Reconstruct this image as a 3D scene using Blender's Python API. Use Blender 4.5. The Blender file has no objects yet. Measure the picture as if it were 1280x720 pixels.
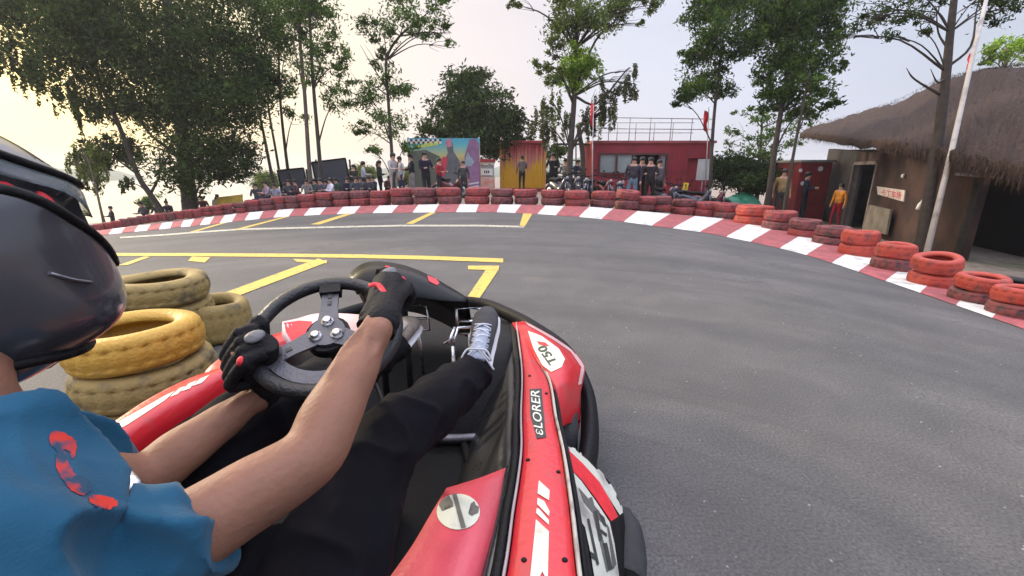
import bpy, bmesh, math, random
import numpy as np
from mathutils import Vector, Matrix, Quaternion
from mathutils.bvhtree import BVHTree
random.seed(7); RNG = np.random.default_rng(7)
SC = bpy.context.scene
COL = SC.collection
PI = math.pi
# ------------------------------------------------------------------ camera model
H = 1.15; F = 540.0; TH = math.atan(148/540.0)
CT, ST = math.cos(TH), math.sin(TH)
CAM = Vector((0, 0, H))
def ray(px, py):
    u = (px-640)/F; v = (360-py)/F
    return Vector((u, CT+v*ST, -ST+v*CT))          # unit depth along the camera axis
def At(px, py, t): return CAM + ray(px, py)*t
def Zp(px, py, z):
    r = ray(px, py); return CAM + r*((z-H)/r.z)
def T(x, y):
    s = max(0.0, -x-1.5); z = -.045*s*s/(s+2)
    w = min(1, max(0, (-x-3)/6)); r = math.hypot(x, y)
    z -= w*.14*max(0, r-20)
    s = max(0.0, x-2); z -= 1.1*math.tanh(.12*s*s/(s+1)/1.1)
    return max(z, -9)
def G(px, py, up=0.0):
    r = ray(px, py); t = .5; dt = .1
    while t < 400:
        p = CAM + r*t
        if p.z < T(p.x, p.y)+up: break
        t += dt; dt = max(.05, t*.02)
    a, b = t-dt*1.2, t
    for _ in range(30):
        m = (a+b)/2; p = CAM+r*m
        if p.z < T(p.x, p.y)+up: b = m
        else: a = m
    p = CAM+r*b
    return Vector((p.x, p.y, T(p.x, p.y)+up))
def depth(p): return (p.x*0 + p.y*CT - (p.z-H)*ST)
def proj(p):
    d = depth(p); q = p-CAM
    return (640+F*q.x/d, 360-F*(q.y*ST+q.z*CT)/d)
# ------------------------------------------------------------------ materials
def hexc(c): return tuple(c)+(1,)
def mat(name, col, rough=.6, metal=0.0, var=.15, vscale=8.0, bump=0.0, bscale=40.0, col2=None, coat=0.0, c2amt=.5, spec=.5, detail=6, sheen=0, sss=0):
    m = bpy.data.materials.new(name); m.use_nodes = True
    nt = m.node_tree; N = nt.nodes; L = nt.links
    b = N['Principled BSDF']; b.inputs['Roughness'].default_value = rough
    b.inputs['Metallic'].default_value = metal
    b.inputs['Specular IOR Level'].default_value = spec
    if coat: b.inputs['Coat Weight'].default_value = coat; b.inputs['Coat Roughness'].default_value = .12
    if sheen: b.inputs['Sheen Weight'].default_value = sheen
    if sss:
        b.inputs['Subsurface Weight'].default_value = sss; b.inputs['Subsurface Scale'].default_value = .02
        b.inputs['Subsurface Radius'].default_value = (1, .35, .2)
    tc = N.new('ShaderNodeTexCoord'); n = N.new('ShaderNodeTexNoise')
    n.inputs['Scale'].default_value = vscale; n.inputs['Detail'].default_value = detail
    L.new(tc.outputs['Object'], n.inputs['Vector'])
    cr = N.new('ShaderNodeValToRGB')
    if col2 is None:
        c1 = [max(0, c*(1-var)) for c in col]; c2 = [min(1, c*(1+var)) for c in col]
        cr.color_ramp.elements[0].position = .3; cr.color_ramp.elements[1].position = .7
    else:
        c1, c2 = col, col2
        cr.color_ramp.elements[0].position = c2amt-.08; cr.color_ramp.elements[1].position = c2amt+.08
    cr.color_ramp.elements[0].color = (*c1, 1); cr.color_ramp.elements[1].color = (*c2, 1)
    L.new(n.outputs['Fac'], cr.inputs['Fac']); L.new(cr.outputs['Color'], b.inputs['Base Color'])
    if bump:
        n2 = N.new('ShaderNodeTexNoise'); n2.inputs['Scale'].default_value = bscale; n2.inputs['Detail'].default_value = 5
        L.new(tc.outputs['Object'], n2.inputs['Vector'])
        bp = N.new('ShaderNodeBump'); bp.inputs['Strength'].default_value = min(1, bump); bp.inputs['Distance'].default_value = .01*max(1, bump)
        L.new(n2.outputs['Fac'], bp.inputs['Height']); L.new(bp.outputs['Normal'], b.inputs['Normal'])
        r = N.new('ShaderNodeMapRange'); r.inputs['To Min'].default_value = max(0, rough-.12); r.inputs['To Max'].default_value = min(1, rough+.12)
        L.new(n.outputs['Fac'], r.inputs['Value']); L.new(r.outputs['Result'], b.inputs['Roughness'])
    return m
def leafmat(name, dark, light, trans=.35):
    m = bpy.data.materials.new(name); m.use_nodes = True
    nt = m.node_tree; N = nt.nodes; L = nt.links; N.clear()
    out = N.new('ShaderNodeOutputMaterial'); d = N.new('ShaderNodeBsdfDiffuse'); t = N.new('ShaderNodeBsdfTranslucent'); mx = N.new('ShaderNodeMixShader')
    g = N.new('ShaderNodeNewGeometry'); cr = N.new('ShaderNodeValToRGB')
    cr.color_ramp.elements[0].color = (*dark, 1); cr.color_ramp.elements[1].color = (*light, 1)
    cr.color_ramp.elements[0].position = .2
    L.new(g.outputs['Random Per Island'], cr.inputs['Fac'])
    tc = N.new('ShaderNodeTexCoord'); nz = N.new('ShaderNodeTexNoise'); nz.inputs['Scale'].default_value = 1.1; nz.inputs['Detail'].default_value = 3; L.new(tc.outputs['Object'], nz.inputs['Vector'])
    mr = N.new('ShaderNodeMapRange'); mr.inputs['From Min'].default_value = .32; mr.inputs['From Max'].default_value = .68; mr.inputs['To Min'].default_value = .55; mr.inputs['To Max'].default_value = 1.7; L.new(nz.outputs['Fac'], mr.inputs['Value'])
    vm_ = N.new('ShaderNodeVectorMath'); vm_.operation = 'SCALE'; L.new(cr.outputs['Color'], vm_.inputs[0]); L.new(mr.outputs['Result'], vm_.inputs['Scale'])
    L.new(vm_.outputs[0], d.inputs['Color']); L.new(vm_.outputs[0], t.inputs['Color'])
    mx.inputs[0].default_value = trans
    L.new(d.outputs[0], mx.inputs[1]); L.new(t.outputs[0], mx.inputs[2]); L.new(mx.outputs[0], out.inputs[0])
    return m
# ------------------------------------------------------------------ object helpers
def tag(o, label=None, cat=None, group=None, kind=None):
    if label: o['label'] = label
    if cat: o['category'] = cat
    if group: o['group'] = group
    if kind: o['kind'] = kind
    return o
def empty(name, loc, rz=0.0):
    o = bpy.data.objects.new(name, None); COL.objects.link(o)
    o.location = loc; o.rotation_euler = (0, 0, rz); o.empty_display_size = .1
    return o
def wm(o):
    m = o.matrix_basis.copy()
    while o.parent: o = o.parent; m = o.matrix_basis @ m
    return m
class MB:
    def __init__(s): s.v = []; s.f = []; s.m = []; s.sm = []
    def add(s, vs, fs, mi=0, smooth=False):
        b = len(s.v); s.v += [Vector(v) for v in vs]
        for f in fs: s.f.append([b+i for i in f]); s.m.append(mi); s.sm.append(smooth)
    def box(s, c, size, rot=None, mi=0, bev=0.0):
        hx, hy, hz = [k/2 for k in size]; R = rot or Matrix.Identity(3); c = Vector(c)
        if bev <= 0:
            P = [(sx*hx, sy*hy, sz*hz) for sz in (-1, 1) for sy in (-1, 1) for sx in (-1, 1)]
            s.add([c+R@Vector(p) for p in P], [(0,2,3,1),(4,5,7,6),(0,1,5,4),(2,6,7,3),(0,4,6,2),(1,3,7,5)], mi); return
        bm = bmesh.new(); bmesh.ops.create_cube(bm, size=1)
        for v in bm.verts: v.co = Vector((v.co.x*size[0], v.co.y*size[1], v.co.z*size[2]))
        bmesh.ops.bevel(bm, geom=bm.edges[:], offset=bev, segments=2, affect='EDGES', profile=.5)
        bm.verts.index_update()
        s.add([c+R@v.co for v in bm.verts], [[v.index for v in f.verts] for f in bm.faces], mi, False); bm.free()
    def tube(s, pts, rad, seg=10, mi=0, cap=True, smooth=True, up=None, sub=0):
        pts = [Vector(p) for p in pts]
        if not isinstance(rad, (list, tuple)): rad = [rad]*len(pts)
        rad = [r if isinstance(r, (tuple, list)) else (r, r) for r in rad]
        if sub: pts, rad = catmull(pts, rad, sub)
        n = len(pts); vs = []; fs = []
        t0 = (pts[1]-pts[0]).normalized()
        a = Vector(up) if up else (Vector((0, 0, 1)) if abs(t0.z) < .9 else Vector((1, 0, 0)))
        for i, p in enumerate(pts):
            t = (pts[min(i+1, n-1)]-pts[max(i-1, 0)]).normalized()
            a = (a - t*a.dot(t)).normalized(); b = t.cross(a)
            for k in range(seg):
                an = 2*PI*k/seg
                vs.append(p + b*(math.cos(an)*rad[i][0]) + a*(math.sin(an)*rad[i][1]))
        for i in range(n-1):
            for k in range(seg):
                k2 = (k+1) % seg
                fs.append((i*seg+k, i*seg+k2, (i+1)*seg+k2, (i+1)*seg+k))
        s.add(vs, fs, mi, smooth)
        if cap:
            b = len(s.v)-len(vs)
            s.f.append([b+k for k in range(seg)][::-1]); s.m.append(mi); s.sm.append(False)
            s.f.append([b+(n-1)*seg+k for k in range(seg)]); s.m.append(mi); s.sm.append(False)
    def lathe(s, prof, c=(0,0,0), rot=None, seg=24, mi=0, smooth=True, closed=False, ripple=None):
        R = rot or Matrix.Identity(3); c = Vector(c); n = len(prof); vs = []; fs = []
        for k in range(seg):
            an = 2*PI*k/seg
            for j, (r, z) in enumerate(prof):
                rr = r if ripple is None else r+ripple(j, k)
                vs.append(c+R@Vector((rr*math.cos(an), rr*math.sin(an), z)))
        m = n if closed else n-1
        for k in range(seg):
            k2 = (k+1) % seg
            for j in range(m):
                j2 = (j+1) % n
                fs.append((k*n+j, k2*n+j, k2*n+j2, k*n+j2))
        s.add(vs, fs, mi, smooth)
    def ball(s, c, r, rot=None, seg=14, mi=0):
        if not isinstance(r, (tuple, list)): r = (r, r, r)
        R = rot or Matrix.Identity(3); c = Vector(c); rings = max(5, seg//2); vs = []; fs = []
        for i in range(rings+1):
            ph = PI*i/rings
            for k in range(seg):
                an = 2*PI*k/seg
                vs.append(c+R@Vector((r[0]*math.sin(ph)*math.cos(an), r[1]*math.sin(ph)*math.sin(an), r[2]*math.cos(ph))))
        for i in range(rings):
            for k in range(seg):
                k2 = (k+1) % seg
                fs.append((i*seg+k, (i+1)*seg+k, (i+1)*seg+k2, i*seg+k2))
        s.add(vs, fs, mi, True)
    def grid(s, rows, mi=0, smooth=True, thick=0.0, dirn=None):
        R = len(rows); C = len(rows[0]); vs = [Vector(p) for r in rows for p in r]
        fs = [(i*C+j, i*C+j+1, (i+1)*C+j+1, (i+1)*C+j) for i in range(R-1) for j in range(C-1)]
        if not thick: s.add(vs, fs, mi, smooth); return
        d = Vector(dirn or (0, 0, -1))*thick; n = R*C
        vs2 = vs+[v+d for v in vs]
        fs2 = fs+[tuple(n+i for i in f[::-1]) for f in fs]
        ed = [(j, j+1) for j in range(C-1)]+[((i)*C+C-1, (i+1)*C+C-1) for i in range(R-1)]
        ed += [((R-1)*C+j+1, (R-1)*C+j) for j in range(C-1)]+[((i+1)*C, i*C) for i in range(R-1)]
        fs2 += [(b, a, n+a, n+b) for a, b in ed]
        s.add(vs2, fs2, mi, smooth)
    def prism(s, poly, d, mi=0):
        n = len(poly); d = Vector(d); P = [Vector(p) for p in poly]
        s.add(P+[p+d for p in P], [tuple(range(n))[::-1], tuple(range(n, 2*n))]+[(i, (i+1) % n, n+(i+1) % n, n+i) for i in range(n)], mi)
    def build(s, name, mats, parent=None, world=True, subd=0, fix=True, auto=None):
        me = bpy.data.meshes.new(name)
        inv = wm(parent).inverted() if (parent and world) else Matrix.Identity(4)
        me.from_pydata([tuple(inv@v) for v in s.v], [], s.f)
        if not isinstance(mats, (list, tuple)): mats = [mats]
        for m in mats: me.materials.append(m)
        me.polygons.foreach_set('material_index', s.m); me.polygons.foreach_set('use_smooth', s.sm)
        if fix:
            bm = bmesh.new(); bm.from_mesh(me); bmesh.ops.recalc_face_normals(bm, faces=bm.faces); bm.to_mesh(me); bm.free()
        me.update()
        o = bpy.data.objects.new(name, me); COL.objects.link(o); o.parent = parent
        if subd:
            md = o.modifiers.new('s', 'SUBSURF'); md.levels = md.render_levels = subd
        return o
def catmull(pts, rad, sub):
    P = [pts[0]*2-pts[1]]+pts+[pts[-1]*2-pts[-2]]; op = []; orr = []
    Rr = [rad[0]]+list(rad)+[rad[-1]]
    for i in range(1, len(P)-2):
        for k in range(sub):
            t = k/sub; t2 = t*t; t3 = t2*t
            w = (-.5*t+t2-.5*t3, 1-2.5*t2+1.5*t3, .5*t+2*t2-1.5*t3, -.5*t2+.5*t3)
            op.append(sum((P[i-1+j]*w[j] for j in range(4)), Vector((0,0,0))))
            u = t*t*(3-2*t)
            orr.append(tuple(Rr[i][q]*(1-u)+Rr[i+1][q]*u for q in range(2)))
    op.append(pts[-1]); orr.append(rad[-1]); return op, orr
def rx(a): return Matrix.Rotation(a, 3, 'X')
def ry(a): return Matrix.Rotation(a, 3, 'Y')
def rz(a): return Matrix.Rotation(a, 3, 'Z')
def frame(z, x=None):
    z = Vector(z).normalized(); x = Vector(x) if x is not None else (Vector((1, 0, 0)) if abs(z.x) < .9 else Vector((0, 1, 0)))
    x = (x-z*x.dot(z)).normalized(); y = z.cross(x)
    return Matrix((x, y, z)).transposed()
def bake(o):
    """apply modifiers"""
    dg = bpy.context.evaluated_depsgraph_get(); dg.update()
    me = bpy.data.meshes.new_from_object(o.evaluated_get(dg)); o.modifiers.clear(); o.data = me
    return o
def remesh(mb, name, m, parent, vox=.006, smooth=4, subd=0):
    o = mb.build(name, m, parent)
    md = o.modifiers.new('r', 'REMESH'); md.mode = 'VOXEL'; md.voxel_size = vox; md.use_smooth_shade = True
    if smooth:
        s = o.modifiers.new('s', 'SMOOTH'); s.iterations = smooth; s.factor = .5
    bake(o)
    for p in o.data.polygons: p.use_smooth = True
    return o
def bvh_of(objs):
    vs = []; ps = []
    for o in objs:
        m = wm(o); b = len(vs); vs += [m@v.co for v in o.data.vertices]; ps += [tuple(b+i for i in p.vertices) for p in o.data.polygons]
    return BVHTree.FromPolygons(vs, ps)
def decal(name, tris, pix, target, m, parent, off=.0012, thick=0, cuts=3, fallback=None):
    """lay a flat pattern onto a surface: tris = (verts2d, faces); pix maps 2d -> photo pixel"""
    bm = bmesh.new(); vv = [bm.verts.new((x, y, 0)) for x, y in tris[0]]
    for f in tris[1]:
        try: bm.faces.new([vv[i] for i in f])
        except ValueError: pass
    bmesh.ops.triangulate(bm, faces=bm.faces[:])
    if cuts: bmesh.ops.subdivide_edges(bm, edges=bm.edges[:], cuts=cuts, use_grid_fill=True)
    bvh = bvh_of(target) if not isinstance(target, BVHTree) else target
    bad = []
    for v in bm.verts:
        px, py = pix(v.co.x, v.co.y); d = ray(px, py).normalized()
        h, n, _, _ = bvh.ray_cast(CAM, d)
        if h is None: bad.append(v); continue
        if n.dot(d) > 0: n = -n
        v.co = h+n*off
    bmesh.ops.delete(bm, geom=bad, context='VERTS')
    inv = wm(parent).inverted()
    for v in bm.verts: v.co = inv@v.co
    bmesh.ops.recalc_face_normals(bm, faces=bm.faces)
    me = bpy.data.meshes.new(name); bm.to_mesh(me); bm.free(); me.materials.append(m)
    o = bpy.data.objects.new(name, me); COL.objects.link(o); o.parent = parent
    return o
def text2d(s, shear=0.0, bold=0.0):
    cu = bpy.data.curves.new('t', 'FONT'); cu.body = s; cu.shear = shear; cu.offset = bold; cu.resolution_u = 3
    o = bpy.data.objects.new('t', cu); COL.objects.link(o)
    dg = bpy.context.evaluated_depsgraph_get(); dg.update()
    me = bpy.data.meshes.new_from_object(o.evaluated_get(dg))
    v = [(a.co.x, a.co.y) for a in me.vertices]; f = [tuple(p.vertices) for p in me.polygons]
    bpy.data.objects.remove(o); bpy.data.curves.remove(cu); bpy.data.meshes.remove(me)
    x0 = min(a[0] for a in v); x1 = max(a[0] for a in v); y0 = min(a[1] for a in v); y1 = max(a[1] for a in v)
    return [((a-x0)/(x1-x0), (b-y0)/(y1-y0)) for a, b in v], f
def affine(p0, px_, py_):
    return lambda x, y: (p0[0]+(px_[0]-p0[0])*x+(py_[0]-p0[0])*y, p0[1]+(px_[1]-p0[1])*x+(py_[1]-p0[1])*y)
ident = lambda x, y: (x, y)
def poly2d(pts): return (pts, [tuple(range(len(pts)))])
def round2d(pts, n=2):
    for _ in range(n):
        q = []
        for i in range(len(pts)):
            a, b = pts[i], pts[(i+1) % len(pts)]
            q += [(a[0]*.75+b[0]*.25, a[1]*.75+b[1]*.25), (a[0]*.25+b[0]*.75, a[1]*.25+b[1]*.75)]
        pts = q
    return poly2d(pts)
# ------------------------------------------------------------------ shared materials
M = {}
M['red'] = mat('red_plastic', (.50, .011, .018), .34, col2=(.36, .035, .035), vscale=13, c2amt=.63, bump=.2, bscale=60, coat=.25)
M['pink'] = mat('faded_red_plastic', (.60, .075, .10), .45, var=.12, vscale=4, bump=.15, bscale=80)
M['black'] = mat('black_plastic', (.004, .004, .005), .55, spec=.22, var=.4, vscale=14, bump=.3, bscale=120)
M['rubber'] = mat('black_rubber', (.018, .018, .019), .75, var=.4, vscale=20, bump=.4, bscale=90)
M['cream'] = mat('cream_vinyl', (.62, .62, .50), .5, col2=(.44, .43, .34), vscale=18, c2amt=.66)
M['decalblack'] = mat('black_vinyl', (.03, .032, .028), .55, var=.3, vscale=60)
M['decalred'] = mat('red_vinyl', (.6, .02, .03), .45, var=.15, vscale=40)
M['chrome'] = mat('worn_steel', (.62, .62, .64), .28, metal=1, var=.15, vscale=30, bump=.2, bscale=120)
M['alloy'] = mat('grey_alloy', (.20, .20, .22), .42, metal=.7, var=.2, vscale=25, bump=.25, bscale=150)
M['white'] = mat('white_paint', (.72, .72, .70), .6, var=.1, vscale=6, bump=.1)
# ================================================================== setting
def polar_sheet(name, m, radii, rmax=None, nang=288, up=0.0):
    rings = []
    vs = [(0, 0, T(0, 0)+up)]; fs = []
    for r in radii:
        for k in range(nang):
            a = 2*PI*k/nang; rr = r if rmax is None else r*rmax(a)
            x = rr*math.sin(a); y = rr*math.cos(a); vs.append((x, y, T(x, y)+up))
    for k in range(nang): fs.append((0, 1+(k+1) % nang, 1+k))
    for i in range(len(radii)-1):
        b = 1+i*nang
        for k in range(nang):
            k2 = (k+1) % nang; fs.append((b+k, b+k2, b+nang+k2, b+nang+k))
    mb = MB(); mb.add(vs, fs, 0, True)
    o = mb.build(name, m); o['kind'] = 'structure'; return o
def ground_mat():
    m = bpy.data.materials.new('bare_earth_and_grass'); m.use_nodes = True; N = m.node_tree.nodes; L = m.node_tree.links
    b = N['Principled BSDF']; b.inputs['Roughness'].default_value = .95
    tc = N.new('ShaderNodeTexCoord')
    n1 = N.new('ShaderNodeTexNoise'); n1.inputs['Scale'].default_value = .35; n1.inputs['Detail'].default_value = 8
    n2 = N.new('ShaderNodeTexNoise'); n2.inputs['Scale'].default_value = 6; n2.inputs['Detail'].default_value = 8
    L.new(tc.outputs['Object'], n1.inputs['Vector']); L.new(tc.outputs['Object'], n2.inputs['Vector'])
    c1 = N.new('ShaderNodeValToRGB'); e = c1.color_ramp.elements
    e[0].color = (.17, .13, .10, 1); e[0].position = .3; e[1].color = (.30, .25, .21, 1); e[1].position = .7
    L.new(n2.outputs['Fac'], c1.inputs['Fac'])
    c2 = N.new('ShaderNodeValToRGB'); e = c2.color_ramp.elements; e[0].position = .62; e[1].position = .72
    L.new(n1.outputs['Fac'], c2.inputs['Fac'])
    mx = N.new('ShaderNodeMix'); mx.data_type = 'RGBA'; mx.inputs['B'].default_value = (.075, .10, .035, 1)
    L.new(c2.outputs['Color'], mx.inputs['Factor']); L.new(c1.outputs['Color'], mx.inputs['A']); L.new(mx.outputs['Result'], b.inputs['Base Color'])
    bp = N.new('ShaderNodeBump'); bp.inputs['Distance'].default_value = .03; L.new(n2.outputs['Fac'], bp.inputs['Height']); L.new(bp.outputs['Normal'], b.inputs['Normal'])
    return m
def asphalt_mat():
    m = bpy.data.materials.new('worn_asphalt'); m.use_nodes = True; N = m.node_tree.nodes; L = m.node_tree.links
    b = N['Principled BSDF']; tc = N.new('ShaderNodeTexCoord')
    def noise(s, d=6, dist=0):
        n = N.new('ShaderNodeTexNoise'); n.inputs['Scale'].default_value = s; n.inputs['Detail'].default_value = d; n.inputs['Distortion'].default_value = dist
        L.new(tc.outputs['Object'], n.inputs['Vector']); return n
    def ramp(src, a, b_, ca, cb):
        c = N.new('ShaderNodeValToRGB'); c.color_ramp.elements[0].position = a; c.color_ramp.elements[1].position = b_
        c.color_ramp.elements[0].color = (*ca, 1); c.color_ramp.elements[1].color = (*cb, 1); L.new(src, c.inputs['Fac']); return c
    def mix(a, b_, f, mode='MIX'):
        x = N.new('ShaderNodeMix'); x.data_type = 'RGBA'; x.blend_type = mode
        if isinstance(f, float): x.inputs['Factor'].default_value = f
        else: L.new(f, x.inputs['Factor'])
        L.new(a, x.inputs['A'])
        if isinstance(b_, tuple): x.inputs['B'].default_value = (*b_, 1)
        else: L.new(b_, x.inputs['B'])
        return x.outputs['Result']
    big = noise(.5, 5, .6); mid = noise(3.2, 8, .3); fine = noise(95, 4); tiny = noise(230, 2)
    base = ramp(mid.outputs['Fac'], .3, .7, (.084, .081, .079), (.114, .110, .107))
    c = mix(base.outputs['Color'], ramp(big.outputs['Fac'], .35, .68, (.84, .85, .86), (1.12, 1.10, 1.08)).outputs['Color'], 1.0, 'MULTIPLY')
    c = mix(c, ramp(fine.outputs['Fac'], .32, .68, (.55, .55, .56), (1.5, 1.48, 1.45)).outputs['Color'], .75, 'MULTIPLY')
    vo = N.new('ShaderNodeTexVoronoi'); vo.inputs['Scale'].default_value = 42; L.new(tc.outputs['Object'], vo.inputs['Vector'])
    stone = ramp(vo.outputs['Distance'], .10, .17, (1, 1, 1), (0, 0, 0))
    sel = N.new('ShaderNodeMath'); sel.operation = 'GREATER_THAN'; sel.inputs[1].default_value = .86
    sp = N.new('ShaderNodeSeparateColor'); L.new(vo.outputs['Color'], sp.inputs[0]); L.new(sp.outputs[0], sel.inputs[0])
    mu = N.new('ShaderNodeMath'); mu.operation = 'MULTIPLY'; L.new(stone.outputs['Color'], mu.inputs[0]); L.new(sel.outputs[0], mu.inputs[1])
    c = mix(c, (.21, .20, .19), mu.outputs[0])
    # rubbered-in tyre sweeps follow the bend
    sx = N.new('ShaderNodeSeparateXYZ'); ofs = N.new('ShaderNodeVectorMath'); ofs.operation = 'SUBTRACT'; ofs.inputs[1].default_value = (-1.0, -1.5, 0); L.new(tc.outputs['Object'], ofs.inputs[0]); L.new(ofs.outputs[0], sx.inputs[0])
    ln = N.new('ShaderNodeVectorMath'); ln.operation = 'LENGTH'; L.new(ofs.outputs[0], ln.inputs[0])
    at_ = N.new('ShaderNodeMath'); at_.operation = 'ARCTAN2'; L.new(sx.outputs[0], at_.inputs[0]); L.new(sx.outputs[1], at_.inputs[1])
    def pol(kr_, ka, det):
        m1 = N.new('ShaderNodeMath'); m1.operation = 'MULTIPLY'; m1.inputs[1].default_value = kr_; L.new(ln.outputs['Value'], m1.inputs[0])
        m2 = N.new('ShaderNodeMath'); m2.operation = 'MULTIPLY'; m2.inputs[1].default_value = ka; L.new(at_.outputs[0], m2.inputs[0])
        cb = N.new('ShaderNodeCombineXYZ'); L.new(m1.outputs[0], cb.inputs[0]); L.new(m2.outputs[0], cb.inputs[1])
        q = N.new('ShaderNodeTexNoise'); q.inputs['Scale'].default_value = 1; q.inputs['Detail'].default_value = det; L.new(cb.outputs[0], q.inputs['Vector']); return q
    s1 = pol(1.6, 1.6, 4); s2 = pol(9.0, 1.1, 3)
    c = mix(c, ramp(s1.outputs['Fac'], .40, .70, (1.04, 1.04, 1.03), (.72, .72, .73)).outputs['Color'], 1.0, 'MULTIPLY')
    c = mix(c, ramp(s2.outputs['Fac'], .60, .72, (1, 1, 1), (.70, .70, .71)).outputs['Color'], .4, 'MULTIPLY')
    # fine cracks and patches
    dv = N.new('ShaderNodeVectorMath'); dv.operation = 'MULTIPLY_ADD'; dv.inputs[1].default_value = (.7, .7, .7); L.new(mid.outputs['Color'], dv.inputs[0]); L.new(tc.outputs['Object'], dv.inputs[2])
    ck = N.new('ShaderNodeTexVoronoi'); ck.feature = 'DISTANCE_TO_EDGE'; ck.inputs['Scale'].default_value = .55; L.new(dv.outputs[0], ck.inputs['Vector'])
    cl_ = ramp(ck.outputs['Distance'], .002, .009, (1, 1, 1), (0, 0, 0)); msk = ramp(big.outputs['Fac'], .5, .6, (0, 0, 0), (.55, .55, .55))
    mm_ = N.new('ShaderNodeMath'); mm_.operation = 'MULTIPLY'; L.new(cl_.outputs['Color'], mm_.inputs[0]); L.new(msk.outputs['Color'], mm_.inputs[1])
    c = mix(c, (.03, .03, .03), mm_.outputs[0])
    dust = noise(.9, 6, 1.5); c = mix(c, ramp(dust.outputs['Fac'], .56, .74, (1, 1, 1), (1.22, 1.17, 1.10)).outputs['Color'], 1.0, 'MULTIPLY')
    L.new(c, b.inputs['Base Color'])
    rr = N.new('ShaderNodeMapRange'); rr.inputs['To Min'].default_value = .62; rr.inputs['To Max'].default_value = .88
    L.new(mid.outputs['Fac'], rr.inputs['Value']); L.new(rr.outputs['Result'], b.inputs['Roughness'])
    ad = N.new('ShaderNodeMath'); ad.operation = 'ADD'; L.new(fine.outputs['Fac'], ad.inputs[0]); L.new(tiny.outputs['Fac'], ad.inputs[1])
    bp = N.new('ShaderNodeBump'); bp.inputs['Distance'].default_value = .008; bp.inputs['Strength'].default_value = .9
    L.new(ad.outputs[0], bp.inputs['Height']); L.new(bp.outputs['Normal'], b.inputs['Normal'])
    return m
ground = polar_sheet('ground', ground_mat(), [.6*1.09**i for i in range(85)], up=-.035)
# kerb edges traced on the terrain
KIN = [(60,301),(100,297),(150,292),(200,287),(240,283),(300,276.5),(360,271),(440,267.3),(520,266),(580,265.5),(620,265.5),(655,267),(705,270),(755,274.5),(790,279),(830,284.5),(880,291),(920,299),(965,308.5),(1000,317),(1040,329),(1090,346),(1140,363),(1200,384),(1280,412),(1330,432)]
KOUT = [(60,297),(100,293),(150,287),(200,281),(240,276),(300,268.5),(360,263),(440,259.5),(520,257.5),(580,257),(620,257.2),(660,257.5),(710,259.5),(765,262.5),(805,266),(850,270),(905,275),(945,282),(990,291),(1025,299),(1065,311),(1112,327),(1160,343),(1215,362),(1300,390),(1350,408)]
wi = [G(*p) for p in KIN]; wo = [G(*p) for p in KOUT]
def ang(p): return math.atan2(p.x, p.y)
angs = [ang(p) for p in wi]; rads = [math.hypot(p.x, p.y) for p in wi]
def rmax(a):
    if a > PI: a -= 2*PI
    if a <= angs[0]:
        u = (angs[0]-a)/1.0; return rads[0]+u*6 if u < 1 else rads[0]+6+ (u-1)*2
    if a >= angs[-1]:
        u = (a-angs[-1])/1.0; return rads[-1]+u*4+max(0, u-1)*3
    return float(np.interp(a, angs, rads))+.12
ro = rads
track = polar_sheet('track_asphalt', asphalt_mat(), [ (i/64)**1.2 for i in range(1, 65)], rmax=rmax, nang=360)
# kerb: alternating painted blocks
def smooth_pl(P, n=6):
    pts, _ = catmull([p.copy() for p in P], [(0, 0)]*len(P), n); return pts
si, so = smooth_pl(wi), smooth_pl(wo)
kr = mat('kerb_red_paint', (.36, .080, .085), .8, col2=(.24, .065, .07), vscale=5, c2amt=.5, bump=.4, bscale=60)
kw = mat('kerb_white_paint', (.60, .59, .56), .8, col2=(.36, .35, .34), vscale=5, c2amt=.6, bump=.4, bscale=60)
bounds = [60,80,100,118,136,152,168,184,199,213,226,238,250,262,275,290,306,324,342,361,380,400,421,443,466,490,516,543,570,595,621,644,672,695,724,752,780,815,841,875,908,938,975,1008,1040,1073,1107,1150,1195,1240,1300]
inpx = [proj(p)[0] for p in si]
kb = MB()
def lerp_at(arr, u):
    i = min(int(u), len(arr)-2); f = u-i; return arr[i].lerp(arr[i+1], f)
def u_of(px): return float(np.interp(px, inpx, range(len(inpx))))
for bi in range(len(bounds)-1):
    u0, u1 = u_of(bounds[bi]), u_of(bounds[bi+1]); k = 5
    ia = [lerp_at(si, u0+(u1-u0)*j/k) for j in range(k+1)]
    sh = .6
    oa = [lerp_at(so, min(len(so)-1.001, u0+(u1-u0)*j/k+sh)) for j in range(k+1)]
    rows = []
    for w, hh in ((0, .006), (.06, .022), (.5, .035), (1.0, .045)):
        rows.append([Vector((a.lerp(b, w).x, a.lerp(b, w).y, T(a.lerp(b, w).x, a.lerp(b, w).y)+hh)) for a, b in zip(ia, oa)])
    kb.grid(rows, mi=(bi+1) % 2, smooth=False)
kerb = kb.build('kerb', [kr, kw]); kerb['kind'] = 'structure'
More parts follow.
